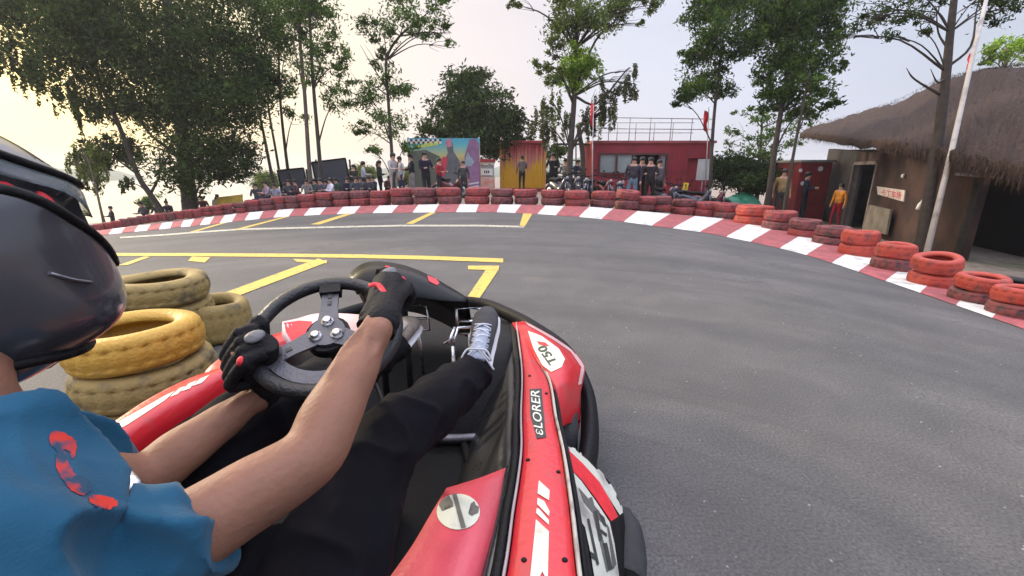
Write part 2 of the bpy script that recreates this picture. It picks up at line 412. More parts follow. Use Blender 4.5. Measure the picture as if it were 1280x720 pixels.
# pale cement strip along the very edge of the kerb, as painted edge
ye = mat('yellow_road_paint', (.56, .39, .08), .8, col2=(.26, .21, .11), vscale=16, c2amt=.62, bump=.3, bscale=90)
we = mat('pale_road_paint', (.48, .45, .34), .8, col2=(.19, .18, .16), vscale=16, c2amt=.56, bump=.3, bscale=90)
def mark(polys, m, name='road_marking', up=.006):
    mb = MB()
    for q in polys:
        if len(q) == 4:
            a, b, c, d = q; n = max(2, int(abs(b[0]-a[0])/12)+2)
            top = [G(a[0]+(b[0]-a[0])*i/n, a[1]+(b[1]-a[1])*i/n, up) for i in range(n+1)]
            bot = [G(d[0]+(c[0]-d[0])*i/n, d[1]+(c[1]-d[1])*i/n, up) for i in range(n+1)]
            mb.grid([top, bot], smooth=False)
    o = mb.build(name, m); o['kind'] = 'structure'; return o
def strip(pts, w0, w1=None):
    w1 = w1 or w0; out = []; n = len(pts)-1
    for i in range(n):
        a, b = pts[i], pts[i+1]; wa = w0+(w1-w0)*i/n; wb = w0+(w1-w0)*(i+1)/n
        out.append(((a[0], a[1]-wa/2), (b[0], b[1]-wb/2), (b[0], b[1]+wb/2), (a[0], a[1]+wa/2)))
    return out
mark(strip([(108,318),(240,318.2),(350,319),(440,320),(530,322),(629,325.6)], 3.6, 5.0), ye)
mark(strip([(150,297),(210,293.2),(250,290),(300,286.6),(409,284),(500,282),(600,282),(655,283.4)], 1.9, 2.2), we)
mark([((655,263.5),(667,264.5),(656,283),(649,283)), ((540,264.5),(547,264.5),(516,280),(507,279.5)), ((449,262),(457,262),(400,280.5),(388,280.5)), ((362,269),(368,269),(300,287),(290,287.5)),
      ((300,272),(305,272),(243,290),(235,290.5))], ye)
mark([((398,323),(409,327.5),(289,373),(280,366)), ((366,323.6),(409,325.5),(408,329),(372,327.5))], ye)
mark([((585,332),(624,332),(623,338),(585,336.5)), ((607,337.5),(623,337.5),(597,376),(582,374.5))], ye)
mark([((240,320.5),(263,321.5),(256,328),(235,326)), ((180,320.5),(188,321),(160,331),(146,332))], ye)
mark([((284,411),(322,416),(324,434),(272,428))], we)
# lake added beyond the left slope: pale water mirrors sky, standing for bright haze
wmat = mat('sky_pale_added_lake', (.30, .33, .34), .18, var=.06, vscale=.05, bump=.15, bscale=2)
wb_ = MB(); wb_.grid([[Vector((-700, 0, -4.6)), Vector((-15, 0, -4.6))], [Vector((-700, 700, -4.6)), Vector((-15, 700, -4.6))]], smooth=False)
wo_ = wb_.build('added_lake', wmat); wo_['kind'] = 'structure'
# far hills
hm = mat('far_wooded_hills', (.10, .125, .09), .95, var=.3, vscale=.12, bump=.5, bscale=.4)
hb = MB(); rows = []
for j, (rr, hf) in enumerate(((300, 0), (330, .55), (380, 1), (460, .7), (560, 0))):
    row = []
    for i in range(121):
        a = -1.35+2.7*i/120
        hh = 10+5*math.sin(a*5+1)+3*math.sin(a*13)+1.2*math.sin(a*41)+.8*math.sin(a*77+j)
        row.append(Vector((rr*math.sin(a), rr*math.cos(a), -9.5+hh*hf*1.15)))
    rows.append(row)
hb.grid(rows); hills = hb.build('far_hills', hm); hills['kind'] = 'structure'
# ================================================================== world + sun + camera
SUN_EL = math.radians(16); SUN_AZ = math.radians(-58)      # from +Y towards -X (left of the picture)
w = bpy.data.worlds.new('World'); SC.world = w; w.use_nodes = True; N = w.node_tree.nodes; L = w.node_tree.links
bg = N['Background']; bg.inputs['Strength'].default_value = .13
sky = N.new('ShaderNodeTexSky'); sky.sky_type = 'NISHITA'; sky.sun_disc = False; sky.sun_elevation = SUN_EL; sky.sun_rotation = SUN_AZ
sky.air_density = 1.5; sky.dust_density = 4.0; sky.ozone_density = 1.0
tc = N.new('ShaderNodeTexCoord')
sd = Vector((math.sin(SUN_AZ)*math.cos(SUN_EL), math.cos(SUN_AZ)*math.cos(SUN_EL), math.sin(SUN_EL)))
dp = N.new('ShaderNodeVectorMath'); dp.operation = 'DOT_PRODUCT'; dp.inputs[1].default_value = sd
nv = N.new('ShaderNodeVectorMath'); nv.operation = 'NORMALIZE'; L.new(tc.outputs['Generated'], nv.inputs[0]); L.new(nv.outputs[0], dp.inputs[0])
# thin high cloud veil lit by the low sun: warm near it, lilac-grey away from it
cr = N.new('ShaderNodeValToRGB'); cr.color_ramp.interpolation = 'EASE'
for pos, c in ((0.0, (5.4, 5.8, 7.3)), (.45, (6.6, 6.7, 8.0)), (.68, (7.9, 7.0, 7.2)), (.85, (8.8, 7.6, 6.2)), (.95, (9.4, 8.3, 4.3)), (1.0, (10.2, 9.3, 3.2))):
    if pos in (0.0, 1.0): e = cr.color_ramp.elements[0 if pos == 0 else -1]
    else: e = cr.color_ramp.elements.new(pos)
    e.color = (*[k/12.5 for k in c], 1)
mr = N.new('ShaderNodeMapRange'); mr.inputs['From Min'].default_value = -.2; mr.inputs['From Max'].default_value = 1.0
L.new(dp.outputs['Value'], mr.inputs['Value']); L.new(mr.outputs['Result'], cr.inputs['Fac'])
sc_ = N.new('ShaderNodeVectorMath'); sc_.operation = 'SCALE'; L.new(cr.outputs['Color'], sc_.inputs[0])
sz = N.new('ShaderNodeSeparateXYZ'); L.new(nv.outputs[0], sz.inputs[0]); ze = N.new('ShaderNodeMapRange'); ze.interpolation_type = 'SMOOTHSTEP'
ze.inputs['From Min'].default_value = .28; ze.inputs['From Max'].default_value = .95; ze.inputs['To Min'].default_value = 8.7; ze.inputs['To Max'].default_value = 38
L.new(sz.outputs[2], ze.inputs['Value']); L.new(ze.outputs['Result'], sc_.inputs['Scale'])
mp = N.new('ShaderNodeMapping'); mp.inputs['Scale'].default_value = (1.2, 1.2, 3.5); L.new(nv.outputs[0], mp.inputs['Vector'])
cn = N.new('ShaderNodeTexNoise'); cn.inputs['Scale'].default_value = 1.6; cn.inputs['Detail'].default_value = 5; L.new(mp.outputs[0], cn.inputs['Vector'])
cm = N.new('ShaderNodeMapRange'); cm.inputs['From Min'].default_value = .3; cm.inputs['From Max'].default_value = .7; cm.inputs['To Min'].default_value = .68; cm.inputs['To Max'].default_value = .92
L.new(cn.outputs['Fac'], cm.inputs['Value'])
mx = N.new('ShaderNodeMix'); mx.data_type = 'RGBA'; L.new(cm.outputs['Result'], mx.inputs['Factor']); L.new(sky.outputs['Color'], mx.inputs['A']); L.new(sc_.outputs[0], mx.inputs['B'])
L.new(mx.outputs['Result'], bg.inputs['Color'])
sl = bpy.data.lights.new('sun', 'SUN'); sl.energy = 2.2; sl.angle = math.radians(4); sl.color = (1, .86, .66)
so_ = bpy.data.objects.new('sun', sl); COL.objects.link(so_); so_.rotation_euler = (-sd).to_track_quat('-Z', 'Y').to_euler()
cd = bpy.data.cameras.new('camera'); cd.sensor_width = 36; cd.lens = 36*F/1280; cd.clip_start = .02; cd.clip_end = 2000
co = bpy.data.objects.new('camera', cd); COL.objects.link(co); co.location = CAM; co.rotation_euler = (PI/2-TH, 0, 0); SC.camera = co
SC.view_settings.view_transform = 'Standard'; SC.view_settings.look = 'None'; SC.view_settings.exposure = 0.52; SC.view_settings.gamma = 1
SC.cycles.max_bounces = 6; SC.cycles.use_denoising = True

# grit and crumbs on the asphalt
gb = MB()
for _ in range(420):
    a = random.uniform(-.2, 1.2); r = random.uniform(1.0, 9.0); x, y = r*math.sin(a), r*math.cos(a)
    if x < .45 and y < 2.6: continue
    q = random.uniform(.002, .0055); z = T(x, y)
    th_ = random.random()*6; R_ = rz(th_)
    gb.add([Vector((x, y, z))+R_@Vector(p)*q for p in ((-1,-.6,0),(1,-.7,0),(.8,.8,0),(-.7,.9,0),(.1,0,.9))], [(0,1,4),(1,2,4),(2,3,4),(3,0,4)])
gb_ = gb.build('track_grit', mat('pale_grit', (.30, .29, .27), .9, var=.5, vscale=3)); gb_['kind'] = 'stuff'
# ================================================================== tyres
tyre_red = mat('red_painted_rubber', (.30, .040, .038), .65, col2=(.12, .045, .045), vscale=6, c2amt=.53, bump=.5, bscale=40)
tyre_dull = mat('dull_red_painted_rubber', (.20, .050, .050), .75, col2=(.075, .04, .04), vscale=6, c2amt=.52, bump=.5, bscale=40)
tyre_orange = mat('orange_red_painted_rubber', (.40, .052, .032), .65, col2=(.18, .045, .04), vscale=5, c2amt=.60, bump=.5, bscale=40)
tyre_yellow = mat('yellow_painted_rubber', (.44, .25, .03), .6, col2=(.20, .13, .05), vscale=6, c2amt=.68, bump=.6, bscale=30)
tyre_yellow_d = mat('dirty_yellow_painted_rubber', (.25, .175, .055), .75, col2=(.10, .08, .045), vscale=5, c2amt=.60, bump=.6, bscale=30)
def tyre_mesh(m, seg=36, worn=0.0, ps=1.0):
    """unit tyre lying flat: outer radius .5, height .36, base at z=0"""
    prof = [(.285, .075), (.30, .03), (.36, .004), (.42, .0), (.46, .018), (.485, .05), (.492, .09), (.488, .10), (.5, .125), (.502, .18), (.5, .235), (.488, .26), (.492, .27), (.485, .31), (.46, .342), (.42, .36), (.36, .356), (.30, .33), (.285, .285), (.30, .26), (.40, .24), (.43, .18), (.40, .12), (.30, .10)]
    ph = random.random()*6
    def rip(j, k):
        w = .004*math.sin(2*PI*k/seg*2+ph)+.003*math.sin(2*PI*k/seg*3+ph*2)
        if 7 <= j <= 11: return w+(.004 if (k % 4) else -.013)
        return w
    mb = MB(); mb.lathe(prof, seg=seg, closed=True, ripple=rip)
    mb.v = [Vector((v.x, v.y, v.z+.012*worn*math.sin(math.atan2(v.y, v.x)*2+ph))) for v in mb.v]
    o = mb.build('tyre', m); return o
protos = {}
for key, m in (('red', tyre_red), ('dull', tyre_dull), ('orange', tyre_orange), ('black', M['rubber']), ('yellow', tyre_yellow), ('dyellow', tyre_yellow_d)):
    protos[key] = [tyre_mesh(m, 96 if 'yellow' in key else 64, worn=1.0) for _ in range(3)]
used = set()
def put_tyre(key, loc, dia, h, label, group, tilt=(0, 0), rot=None):
    p = protos[key][random.randrange(3)]
    o = p if p.name not in used else p.copy()
    if p.name in used: COL.objects.link(o)
    used.add(p.name)
    o.location = loc; o.scale = (dia, dia, h/.36)
    o.rotation_euler = (tilt[0], tilt[1], random.random()*6 if rot is None else rot)
    tag(o, label, 'tyre', group); return o
STK = [  # centre px, base y, height px, width px, colour
 (103,292,8,9),(113,291,8,9.5),(124,290,8.5,10),(135,288.5,9,10.5),(146,286.5,9,10.5),(157,284.5,9.5,11),(168,282.7,9.5,11),(179,281,9.5,11),(190,279.5,9.5,11),(201,278,9.5,11.5),(212,276.7,9.5,11.5),(223,275.4,9.5,12),(234,274.3,10,12),(246,273,10,12.5),(258,271.7,11,13),(271,270.5,11.5,13.5),(284,269,12,14),(300,267.4,12,15.5),(317,266,13.5,17),(334,264.8,14,17),
 (350,263.5,15,17),(367,262.5,15,19),(386,261.5,16,20),(406.5,260.3,17,21),(429,259.3,17,22),(451.5,258.5,17,24),(476,258,17,25),(504,257.5,19,28),(532.5,257.3,19,29),(562.5,257,19,29),(596.5,257,19,31),(627.5,257.3,18,28),(658,257.7,18,29),(691,258.6,18,29),(721,259.8,18,30),(752.5,261.2,19,30),(783,263,20,29),(803,264.6,16,27),(822.5,266,18,30),(852.5,268.7,17,29),(881,272,17,30),(907,276,19,29),(939.5,283.5,23,42),(971.5,290.5,23,36),(1003,299,23,36),(1036,309,24,40),(1070.5,323,32,43),(1111.5,341,34,44),(1162,361,42,50),(1215,382,43,52),(1264,400,46,54)]
near = [(103,'at the far left end of the wall by the helmet'),(131,'beside the lone dark figure at the far left'),(240,'under the big dark leaning tree'),(300,'right of the big dark tree trunk'),(350,'below the small dark screen'),(413,'below the large dark board'),(470,'below the onlookers on the left'),(525,'in front of the two dark-coated onlookers'),(565,'in front of the painted banner'),(605,'in front of the price kiosk'),(652,'in front of the yellow and red shed'),(700,'in front of the dark-clad man at the bikes'),(745,'at the left corner of the red cabin'),(800,'in front of the group standing at the cabin'),(860,'in front of the right end of the red cabin'),(925,'in front of the green hedge'),(1005,'in front of the dark standing man'),(1060,'in front of the hut doorway'),(1111,'in front of the red and white wall sign'),(1165,'beside the white flagpole foot'),(1240,'in front of the dark hut opening')]
ordn = ['first','second','third','fourth','fifth','sixth','seventh','eighth','ninth','tenth','eleventh','twelfth','thirteenth','fourteenth','fifteenth','sixteenth','seventeenth','eighteenth','nineteenth','twentieth','twenty-first','twenty-second','twenty-third','twenty-fourth','twenty-fifth','twenty-sixth','twenty-seventh','twenty-eighth','twenty-ninth','thirtieth','thirty-first','thirty-second','thirty-third','thirty-fourth','thirty-fifth','thirty-sixth','thirty-seventh','thirty-eighth','thirty-ninth','fortieth','forty-first','forty-second','forty-third','forty-fourth','forty-fifth','forty-sixth','forty-seventh','forty-eighth','forty-ninth','fiftieth','fifty-first']
adj = {'red': 'red painted', 'dull': 'dull dark red', 'orange': 'bright orange-red'}
for i, (cx, by, hp, wp) in enumerate(STK):
    b = G(cx, by-1); t = depth(b); dia = wp*t/F*(1.04 if cx < 1000 else .96); b = b+Vector((b.x, b.y, 0)).normalized()*dia*(.45 if cx < 1000 else .34); b.z = T(b.x, b.y)
    h = (hp-1)*t/F*.93/math.cos(.1)
    if cx < 1000: h *= 1.22
    elif cx < 1130: h *= 1.15
    else: h *= .95
    key = 'orange' if cx in (939.5, 1070.5, 1111.5, 1162, 1215, 1264) else random.choice(['red', 'red', 'dull'])
    if cx > 980 and key != 'orange': key = 'dull'
    low = {'orange': random.choice(['orange', 'dull'])}.get(key, random.choice(['dull', 'red', 'dull']))
    hl = min(near, key=lambda q: abs(q[0]-cx))[1]
    left = i < len(STK)//2
    pos = (ordn[i]+' stack from the left end') if left else ('last stack at the right end' if i == len(STK)-1 else ordn[len(STK)-1-i]+' stack from the right end')
    if hp <= 10:
        put_tyre(low if random.random() < .5 else key, b+Vector((0, 0, 0)), dia, h, f"{adj[key]} tyre lying singly, {pos.replace('stack', 'spot')} of the wall", 'red painted tyres forming the track wall')
        continue
    h1 = h*.5
    put_tyre(low, b+Vector((0, 0, 0)), dia, h1, f'{adj[low]} lower tyre, {pos}', 'red painted tyres forming the track wall')
    tx, ty = random.uniform(-.03, .03), random.uniform(-.03, .03)
    off = Vector((random.uniform(-.06, .06)*dia, random.uniform(-.03, .03)*dia, h1))
    if cx == 1162: tx, ty = .10, .12; off.z += .04
    if cx == 783: off.z += .05; ty = -.12
    put_tyre(key, b+off, dia*random.uniform(.96, 1.04), h1, f'{adj[key]} upper tyre, {pos}', 'red painted tyres forming the track wall', (tx, ty))
# black tyre at right rim, behind the wall
b = G(1272, 372); put_tyre('black', Vector((b.x, b.y, T(b.x, b.y))), .62, .22, 'unpainted black tyre lying behind the right end of the red wall', None)
for k_, v_ in protos.items():
    pass
# yellow stacks beside the kart
def ystack(px, py, t, widths, keys, labels, h=.17):
    p = At(px, py, t); z0 = T(p.x, p.y); n = len(keys); H_ = p.z-z0; hh = H_/n
    for i in range(n):
        put_tyre(keys[i], Vector((p.x+random.uniform(-.02, .02), p.y+random.uniform(-.02, .02), z0+i*hh)), widths[i], hh*.99, labels[i], 'yellow painted tyres stacked beside the kart', (random.uniform(-.02, .02), random.uniform(-.02, .02)))
ystack(170, 402, 1.93, (.55, .53, .505), ('dyellow', 'dyellow', 'yellow'), ('dirty yellow bottom tyre of the nearest stack, behind the helmet chin', 'dull yellow middle tyre of the nearest stack, above the red pod', 'bright yellow top tyre of the nearest stack, close to the helmet'))
ystack(190, 345, 2.80, (.60, .60, .56), ('dyellow', 'dyellow', 'dyellow'), ('grubby bottom tyre of the second yellow stack behind the nearest one', 'grubby middle tyre of the second yellow stack behind the nearest one', 'olive yellow top tyre of the second stack with dark hollow centre'))
ystack(128, 352, 3.2, (.60, .58, .56), ('dyellow', 'yellow', 'dyellow'), ('bottom tyre of the yellow stack half hidden by the helmet', 'middle tyre of the yellow stack half hidden by the helmet', 'top tyre of the yellow stack half hidden by the helmet'))
b = G(262, 432); 
put_tyre('dyellow', Vector((b.x-.05, b.y+.16, T(b.x, b.y))), .46, .27, 'dark brownish yellow tyre on the asphalt right of the stacks', None)
# ================================================================== trees
bark_d = mat('dark_bark', (.035, .026, .02), .95, var=.4, vscale=9, bump=1.0, bscale=22)
bark_m = mat('grey_brown_bark', (.09, .065, .05), .95, var=.4, vscale=9, bump=1.0, bscale=22)
lf_dark = leafmat('dark_leaves', (.018, .030, .010), (.065, .098, .028))
lf_mid = leafmat('mid_green_leaves', (.030, .058, .014), (.11, .185, .035), .45)
lf_olive = leafmat('olive_leaves', (.05, .075, .02), (.16, .21, .05), .45)
lf_bright = leafmat('bright_green_leaves', (.09, .17, .018), (.27, .40, .045), .55)
lf_grey = leafmat('greyish_willow_leaves', (.06, .07, .035), (.17, .18, .09), .4)
def leaves_mesh(name, m, P, size, parent, droop=0.0, dirs=None):
    n = len(P)
    a = RNG.normal(size=(n, 3)); 
    if droop: a[:, 2] -= droop*2
    a /= np.linalg.norm(a, axis=1)[:, None]
    b = RNG.normal(size=(n, 3)); b -= a*(a*b).sum(1)[:, None]; b /= np.linalg.norm(b, axis=1)[:, None]
    s = size*RNG.uniform(.6, 1.35, size=(n, 1)); wd = s*RNG.uniform(.28, .42, size=(n, 1))
    mid = P+a*s*.1*0
    v = np.stack([P-a*s*.5, mid+b*wd*.5, P+a*s*.5, mid-b*wd*.5], 1).reshape(-1, 3)
    inv = wm(parent).inverted(); off = np.array(inv.translation); v = v+off[None, :]
    me = bpy.data.meshes.new(name); me.vertices.add(4*n); me.vertices.foreach_set('co', v.ravel().astype(np.float32))
    me.loops.add(4*n); me.loops.foreach_set('vertex_index', np.arange(4*n, dtype=np.int32))
    me.polygons.add(n); me.polygons.foreach_set('loop_start', np.arange(0, 4*n, 4, dtype=np.int32))
    me.update(calc_edges=True); me.validate(); me.materials.append(m)
    o = bpy.data.objects.new(name, me); COL.objects.link(o); o.parent = parent; return o
def blob_points(px, py, r, t, n, ryf=1.0, clumps=None, strands=False, depthf=1.0):
    """leaf positions for one clump of crown: centre traced in the photo, real radius, real depth"""
    c = np.array(At(px, py, t)); R = r*t/F; k = clumps or max(4, int(n/55))
    d = RNG.normal(size=(k, 3)); d /= np.linalg.norm(d, axis=1)[:, None]; d *= (RNG.uniform(0, 1, size=(k, 1))**(1/2.4))
    cc = c+d*np.array([R, R*depthf, R*ryf])
    idx = RNG.integers(0, k, size=n)
    if strands:
        ln = RNG.uniform(.5, 1.6, size=k)*R*ryf
        u = RNG.uniform(0, 1, size=n)
        P = cc[idx]+RNG.normal(size=(n, 3))*.035
        P[:, 2] -= u*ln[idx]; P[:, 0] += np.sin(u*3+idx)*.06*R
        return P
    sg = R*RNG.uniform(.12, .30, size=k)
    P = cc[idx]+RNG.normal(size=(n, 3))*sg[idx][:, None]*np.array([1, 1, .7])
    return P
NT = [0]
def tree(name, label, trunk, t, blobs, lm, bark, dens=1.0, leaf=.2, wpx=8, lean=None, limbs=(), group=None, droop=0.0, bk=1.0, cat='tree', crown='crown'):
    """trunk: px path from base to top; blobs: (px,py,r[,ry_factor,mode,material])"""
    base = At(trunk[0][0], trunk[0][1], t); z0 = T(base.x, base.y)
    root = empty(name, (base.x, base.y, z0)); tag(root, label, cat, group)
    pts = [Vector((base.x, base.y, z0-.1))]+[At(x, y, t) for x, y in trunk if At(x, y, t).z > z0+.15]
    mb = MB(); w0 = wpx*t/F/2; n = len(pts)
    mb.tube(pts, [w0*1.35]+[w0*(1-.55*i/max(1, n-1)) for i in range(1, n)], seg=9, sub=5)
    tp = [pts[0].lerp(pts[1], .5)]+pts[1:]
    for lb in limbs:
        P = [At(x, y, t+(.25*k if j % 2 else -.25*k)) for j, (x, y) in enumerate([lb]) for k in (0,)] if False else None
        q = [At(x, y, t) for x, y in lb]
        for k in range(1, len(q)): q[k] = q[k]+Vector((0, random.uniform(-.5, .5)*k*(t/17)**2, 0))
        mb.tube(q, [w0*(.42 if wpx < 12 else .24)*(1-.8*k/(len(q)-1)) for k in range(len(q))], seg=6, sub=4)
    allP = {}
    for bl in blobs:
        px, py, r = bl[:3]; ryf = bl[3] if len(bl) > 3 else .85; mode = bl[4] if len(bl) > 4 else ''; mm = bl[5] if len(bl) > 5 else lm
        dt = RNG.uniform(-.6, .6)*r*t/F
        nl = int(dens*(r*r*PI*ryf)/((leaf*F/t)**2*.16)*2.6*(bl[6] if len(bl) > 6 else 1))
        allP.setdefault(mm.name, []).append(blob_points(px, py, r, t+dt, max(20, nl), ryf, strands=(mode == 's'), depthf=1.15))
        c = At(px, py, t+dt)
        # limb from the trunk toward the clump
        bz = [p for p in tp if p.z < c.z-.2] or [tp[min(1, len(tp)-1)]]
        s = min(bz, key=lambda p: (p-c).length); m1 = s.lerp(c, .5)+Vector((0, 0, .12*(c-s).length))
        L_ = (c-s).length
        mb.tube([s, m1, c], [min(w0*.35, .015+L_*.012)*bk, min(w0*.22, .011+L_*.007)*bk, .008], seg=6, sub=4)
        for _ in range(4):
            e = c+Vector(RNG.normal(size=3))*r*t/F*.5; mb.tube([m1.lerp(c, .4), m1.lerp(e, .6)+Vector((0, 0, .05)), e], [.013, .009, .004], seg=4, cap=False)
    mb.build('trunk', bark, root)
    for k, v in allP.items():
        leaves_mesh(crown, bpy.data.materials[k], np.concatenate(v), leaf, root, droop)
    return root
# big dark trees, left
tree('dense_tree', 'big dense dark tree with heavy trunk towering over the left of the track', [(238,262),(232,200),(222,120),(212,40),(205,-40)], 18,
 [(215,90,62),(165,60,55),(260,60,55),(300,130,42),(250,150,60),(275,195,38),(235,210,40),(300,190,28),(180,140,30),(200,-10,70),(120,40,40),(290,20,45),(285,215,24,.7),(150,185,20),(255,105,50),(320,90,30)], lf_dark, bark_d, dens=1.3, leaf=.2, wpx=20, limbs=[[(232,200),(200,170),(170,130)],[(228,150),(270,110),(300,90)]])
tree('leaning_tree', 'dark tree with slim leaning trunk and drooping foliage at the far left', [(203,266),(188,243),(172,218),(150,160),(120,90),(95,30)], 17.5,
 [(55,25,55),(100,75,48),(20,-10,50),(130,20,50),(40,75,25,1,'s'),(85,110,22,1.2,'s'),(125,125,36),(110,190,18,1.5,'s'),(140,190,26),(0,60,30,1,'s'),(158,228,10,1,'s')], lf_dark, bark_d, dens=1.35, leaf=.2, wpx=8, droop=.4, limbs=[[(188,243),(205,215),(215,180)]])
tree('willow_tree', 'small pale drooping willow against the bright sky at far left', [(126,262),(120,235),(112,205),(105,190)], 16,
 [(98,190,12,1.6,'s'),(112,200,14,1.8,'s'),(90,200,8,1.8,'s'),(122,190,10,1.5,'s')], lf_olive, bark_m, dens=.9, leaf=.16, wpx=3, droop=.8)
# slim group
slim = [([(345,246),(336,200),(326,150),(312,90)], 19, [(318,80,26),(300,60,26),(330,120,20),(305,110,18)], 'leftmost leaning slim tree of the grove behind the small screen', 5),
 ([(353,240),(345,190),(335,130),(330,60)], 20.5, [(335,90,24),(345,40,30),(325,10,34)], 'slim dark tree second from the left in the grove', 4),
 ([(364,240),(357,190),(350,120),(348,40)], 19.5, [(355,110,20),(360,60,26),(350,0,34),(368,145,14)], 'slim tree with low crown in the middle of the grove', 5),
 ([(390,244),(386,200),(381,120),(374,40),(370,-30)], 18.5, [(378,20,26),(392,60,18),(362,40,20),(385,-10,34)], 'tall pinkish brown trunk left of the large dark board', 6.5),
 ([(403,240),(398,180),(392,110),(388,40),(384,-20)], 18, [(405,100,24),(420,125,20),(412,60,22),(400,20,26),(425,80,18),(392,-10,30)], 'tall slim tree standing right behind the large dark board', 6)]
for tr, t, bl, lab, wp in slim:
    tree('slim_tree', lab, tr, t, bl, lf_mid, bark_m if 'pink' in lab else bark_d, dens=.75, leaf=.17, wpx=wp, group='slim trees of the grove behind the spectators')
tree('airy_tree', 'airy tree with thin dark trunk and forked crown behind the onlookers', [(492,228),(489,180),(485,120),(483,75),(500,45),(525,25)], 17,
 [(455,30,16),(480,40,22),(470,75,18),(510,20,26),(548,12,22),(560,40,14),(535,40,15),(462,120,24),(490,110,22),(505,105,14),(450,165,16),(485,160,26),(508,178,14),(470,190,12),(560,58,10),(440,100,9),(500,-10,24)], lf_mid, bark_d, dens=.75, leaf=.155, wpx=5, limbs=[[(484,110),(466,85),(455,60)],[(500,45),(545,42),(562,50)],[(485,120),(505,105),(512,100)]])
tree('round_tree', 'rounded dense dark green tree behind the painted banner', [(592,236),(591,200),(590,160),(590,120)], 24,
 [(590,120,34),(560,145,28),(620,140,30),(540,165,20),(645,160,18),(590,160,40),(600,95,15),(575,100,16),(625,170,26),(550,178,16),(655,172,9)], lf_dark, bark_d, dens=2.0, leaf=.26, wpx=7)
tree('tall_forked_tree', 'tall forked tree with a bright yellow-green clump beside the shed', [(712,232),(713,190),(718,120),(720,60),(722,0),(722,-40)], 17,
 [(722,75,22,1,'',lf_bright,1.3),(715,95,20,1,'',lf_bright,1.2),(740,85,15,1,'',lf_bright),(692,95,13,1.2,'',lf_olive),(705,35,22),(735,15,28),(765,20,20),(690,60,13),(675,82,12),(775,0,22),(700,-5,24),(690,125,14,1.3,'s',lf_olive),(705,150,10,1.2,'s',lf_olive),(790,88,7,1.5,'s',lf_grey),(780,100,8,2,'s',lf_grey),(770,120,10,2,'s',lf_grey),(750,120,12,1.8,'s',lf_grey),(738,140,10,2,'s',lf_grey),(795,105,6,2,'s',lf_grey),(672,150,14,1.2,'s',lf_grey),(685,165,12,1,'s',lf_grey),(645,5,9),(820,5,12),(800,-8,16),(800,30,6)], lf_olive, bark_d, dens=1.5, leaf=.15, wpx=9, limbs=[[(719,110),(745,50),(770,25),(785,0)],[(717,130),(695,88),(672,84)],[(718,120),(745,130),(775,95),(790,84)],[(720,60),(700,30),(685,20)]])
tree('second_trunk_tree', 'shorter darker tree standing right against the tall forked one', [(729,232),(728,190),(724,160),(738,150),(752,140)], 17.4,
 [(726,160,9),(742,150,9,1,'s'),(752,140,10,1.5,'s')], lf_olive, bark_d, dens=.5, leaf=.15, wpx=8, droop=.5)
tree('spreading_tree', 'bright leafy tree with lopsided crown above the red flag', [(888,226),(890,180),(894,130),(900,80),(905,30),(905,-30)], 16.5,
 [(866,112,20),(852,125,11),(885,95,26),(880,60,24),(900,40,28),(875,15,22),(915,5,30),(905,110,16),(895,-10,34),(860,70,10),(925,60,18)], lf_mid, bark_d, dens=1.6, leaf=.16, wpx=5)
tree('broad_tree', 'broad tall tree with dense high crown left of the hut', [(962,236),(968,190),(976,140),(984,90),(992,30),(996,-30)], 15.5,
 [(960,30,30),(990,40,34),(1020,20,32),(1005,80,30),(975,75,26),(945,50,20),(1040,50,18),(1025,110,18),(985,115,24),(950,95,16),(1035,130,12),(1000,140,18),(960,125,18),(985,-10,40),(1040,-5,30),(1050,80,10)], lf_mid, bark_d, dens=1.7, leaf=.16, wpx=8, limbs=[[(980,115),(1000,90),(1025,70)]])
tree('slender_tree', 'slender leaning tree in front of the red shed by the hut', [(980,262),(987,220),(996,170),(1004,130),(1012,90)], 14.5,
 [(1010,100,14),(1015,130,13),(1003,80,14)], lf_mid, bark_d, dens=.8, leaf=.16, wpx=5)
tree('layered_tree', 'pale layered tree seen through the gap left of the broad tree', [(948,236),(950,200),(952,160),(955,130)], 25,
 [(930,140,12,.5),(950,150,16,.5),(920,165,14,.45),(945,172,20,.45),(970,165,18,.45),(930,190,20,.5),(960,190,20,.5),(1000,180,14,.5),(1010,155,14,.5),(985,150,14,.45),(912,180,8,.5)], lf_mid, bark_d, dens=.75, leaf=.24, wpx=4)
tree('bare_tree', 'tall dark trunk with sparse foliage rising before the thatched hut', [(1152,302),(1163,235),(1176,150),(1183,90),(1188,40),(1196,-30)], 9.0,
 [(1120,20,24,.6),(1150,35,16,.6),(1095,15,20,.6),(1165,10,20,.6),(1115,45,14,.6),(1075,25,14,.7),(1225,-5,26,.6),(1255,12,22,.8),(1270,0,22),(1060,45,12,.7),(1130,-15,30)], lf_dark, bark_d, dens=.6, leaf=.085, wpx=15, bk=.6, limbs=[[(1186,62),(1176,40),(1155,14)],[(1183,85),(1205,60),(1228,10),(1235,-20)],[(1178,120),(1150,98),(1130,86)],[(1180,100),(1165,104),(1148,90)]])
tree('bright_bush_tree', 'bright green foliage showing above the hut roof', [(1255,200),(1255,140),(1256,90),(1258,60)], 18,
 [(1245,66,15),(1265,58,18),(1285,60,20),(1232,75,8)], lf_bright, bark_m, dens=1.2, leaf=.16, wpx=6)
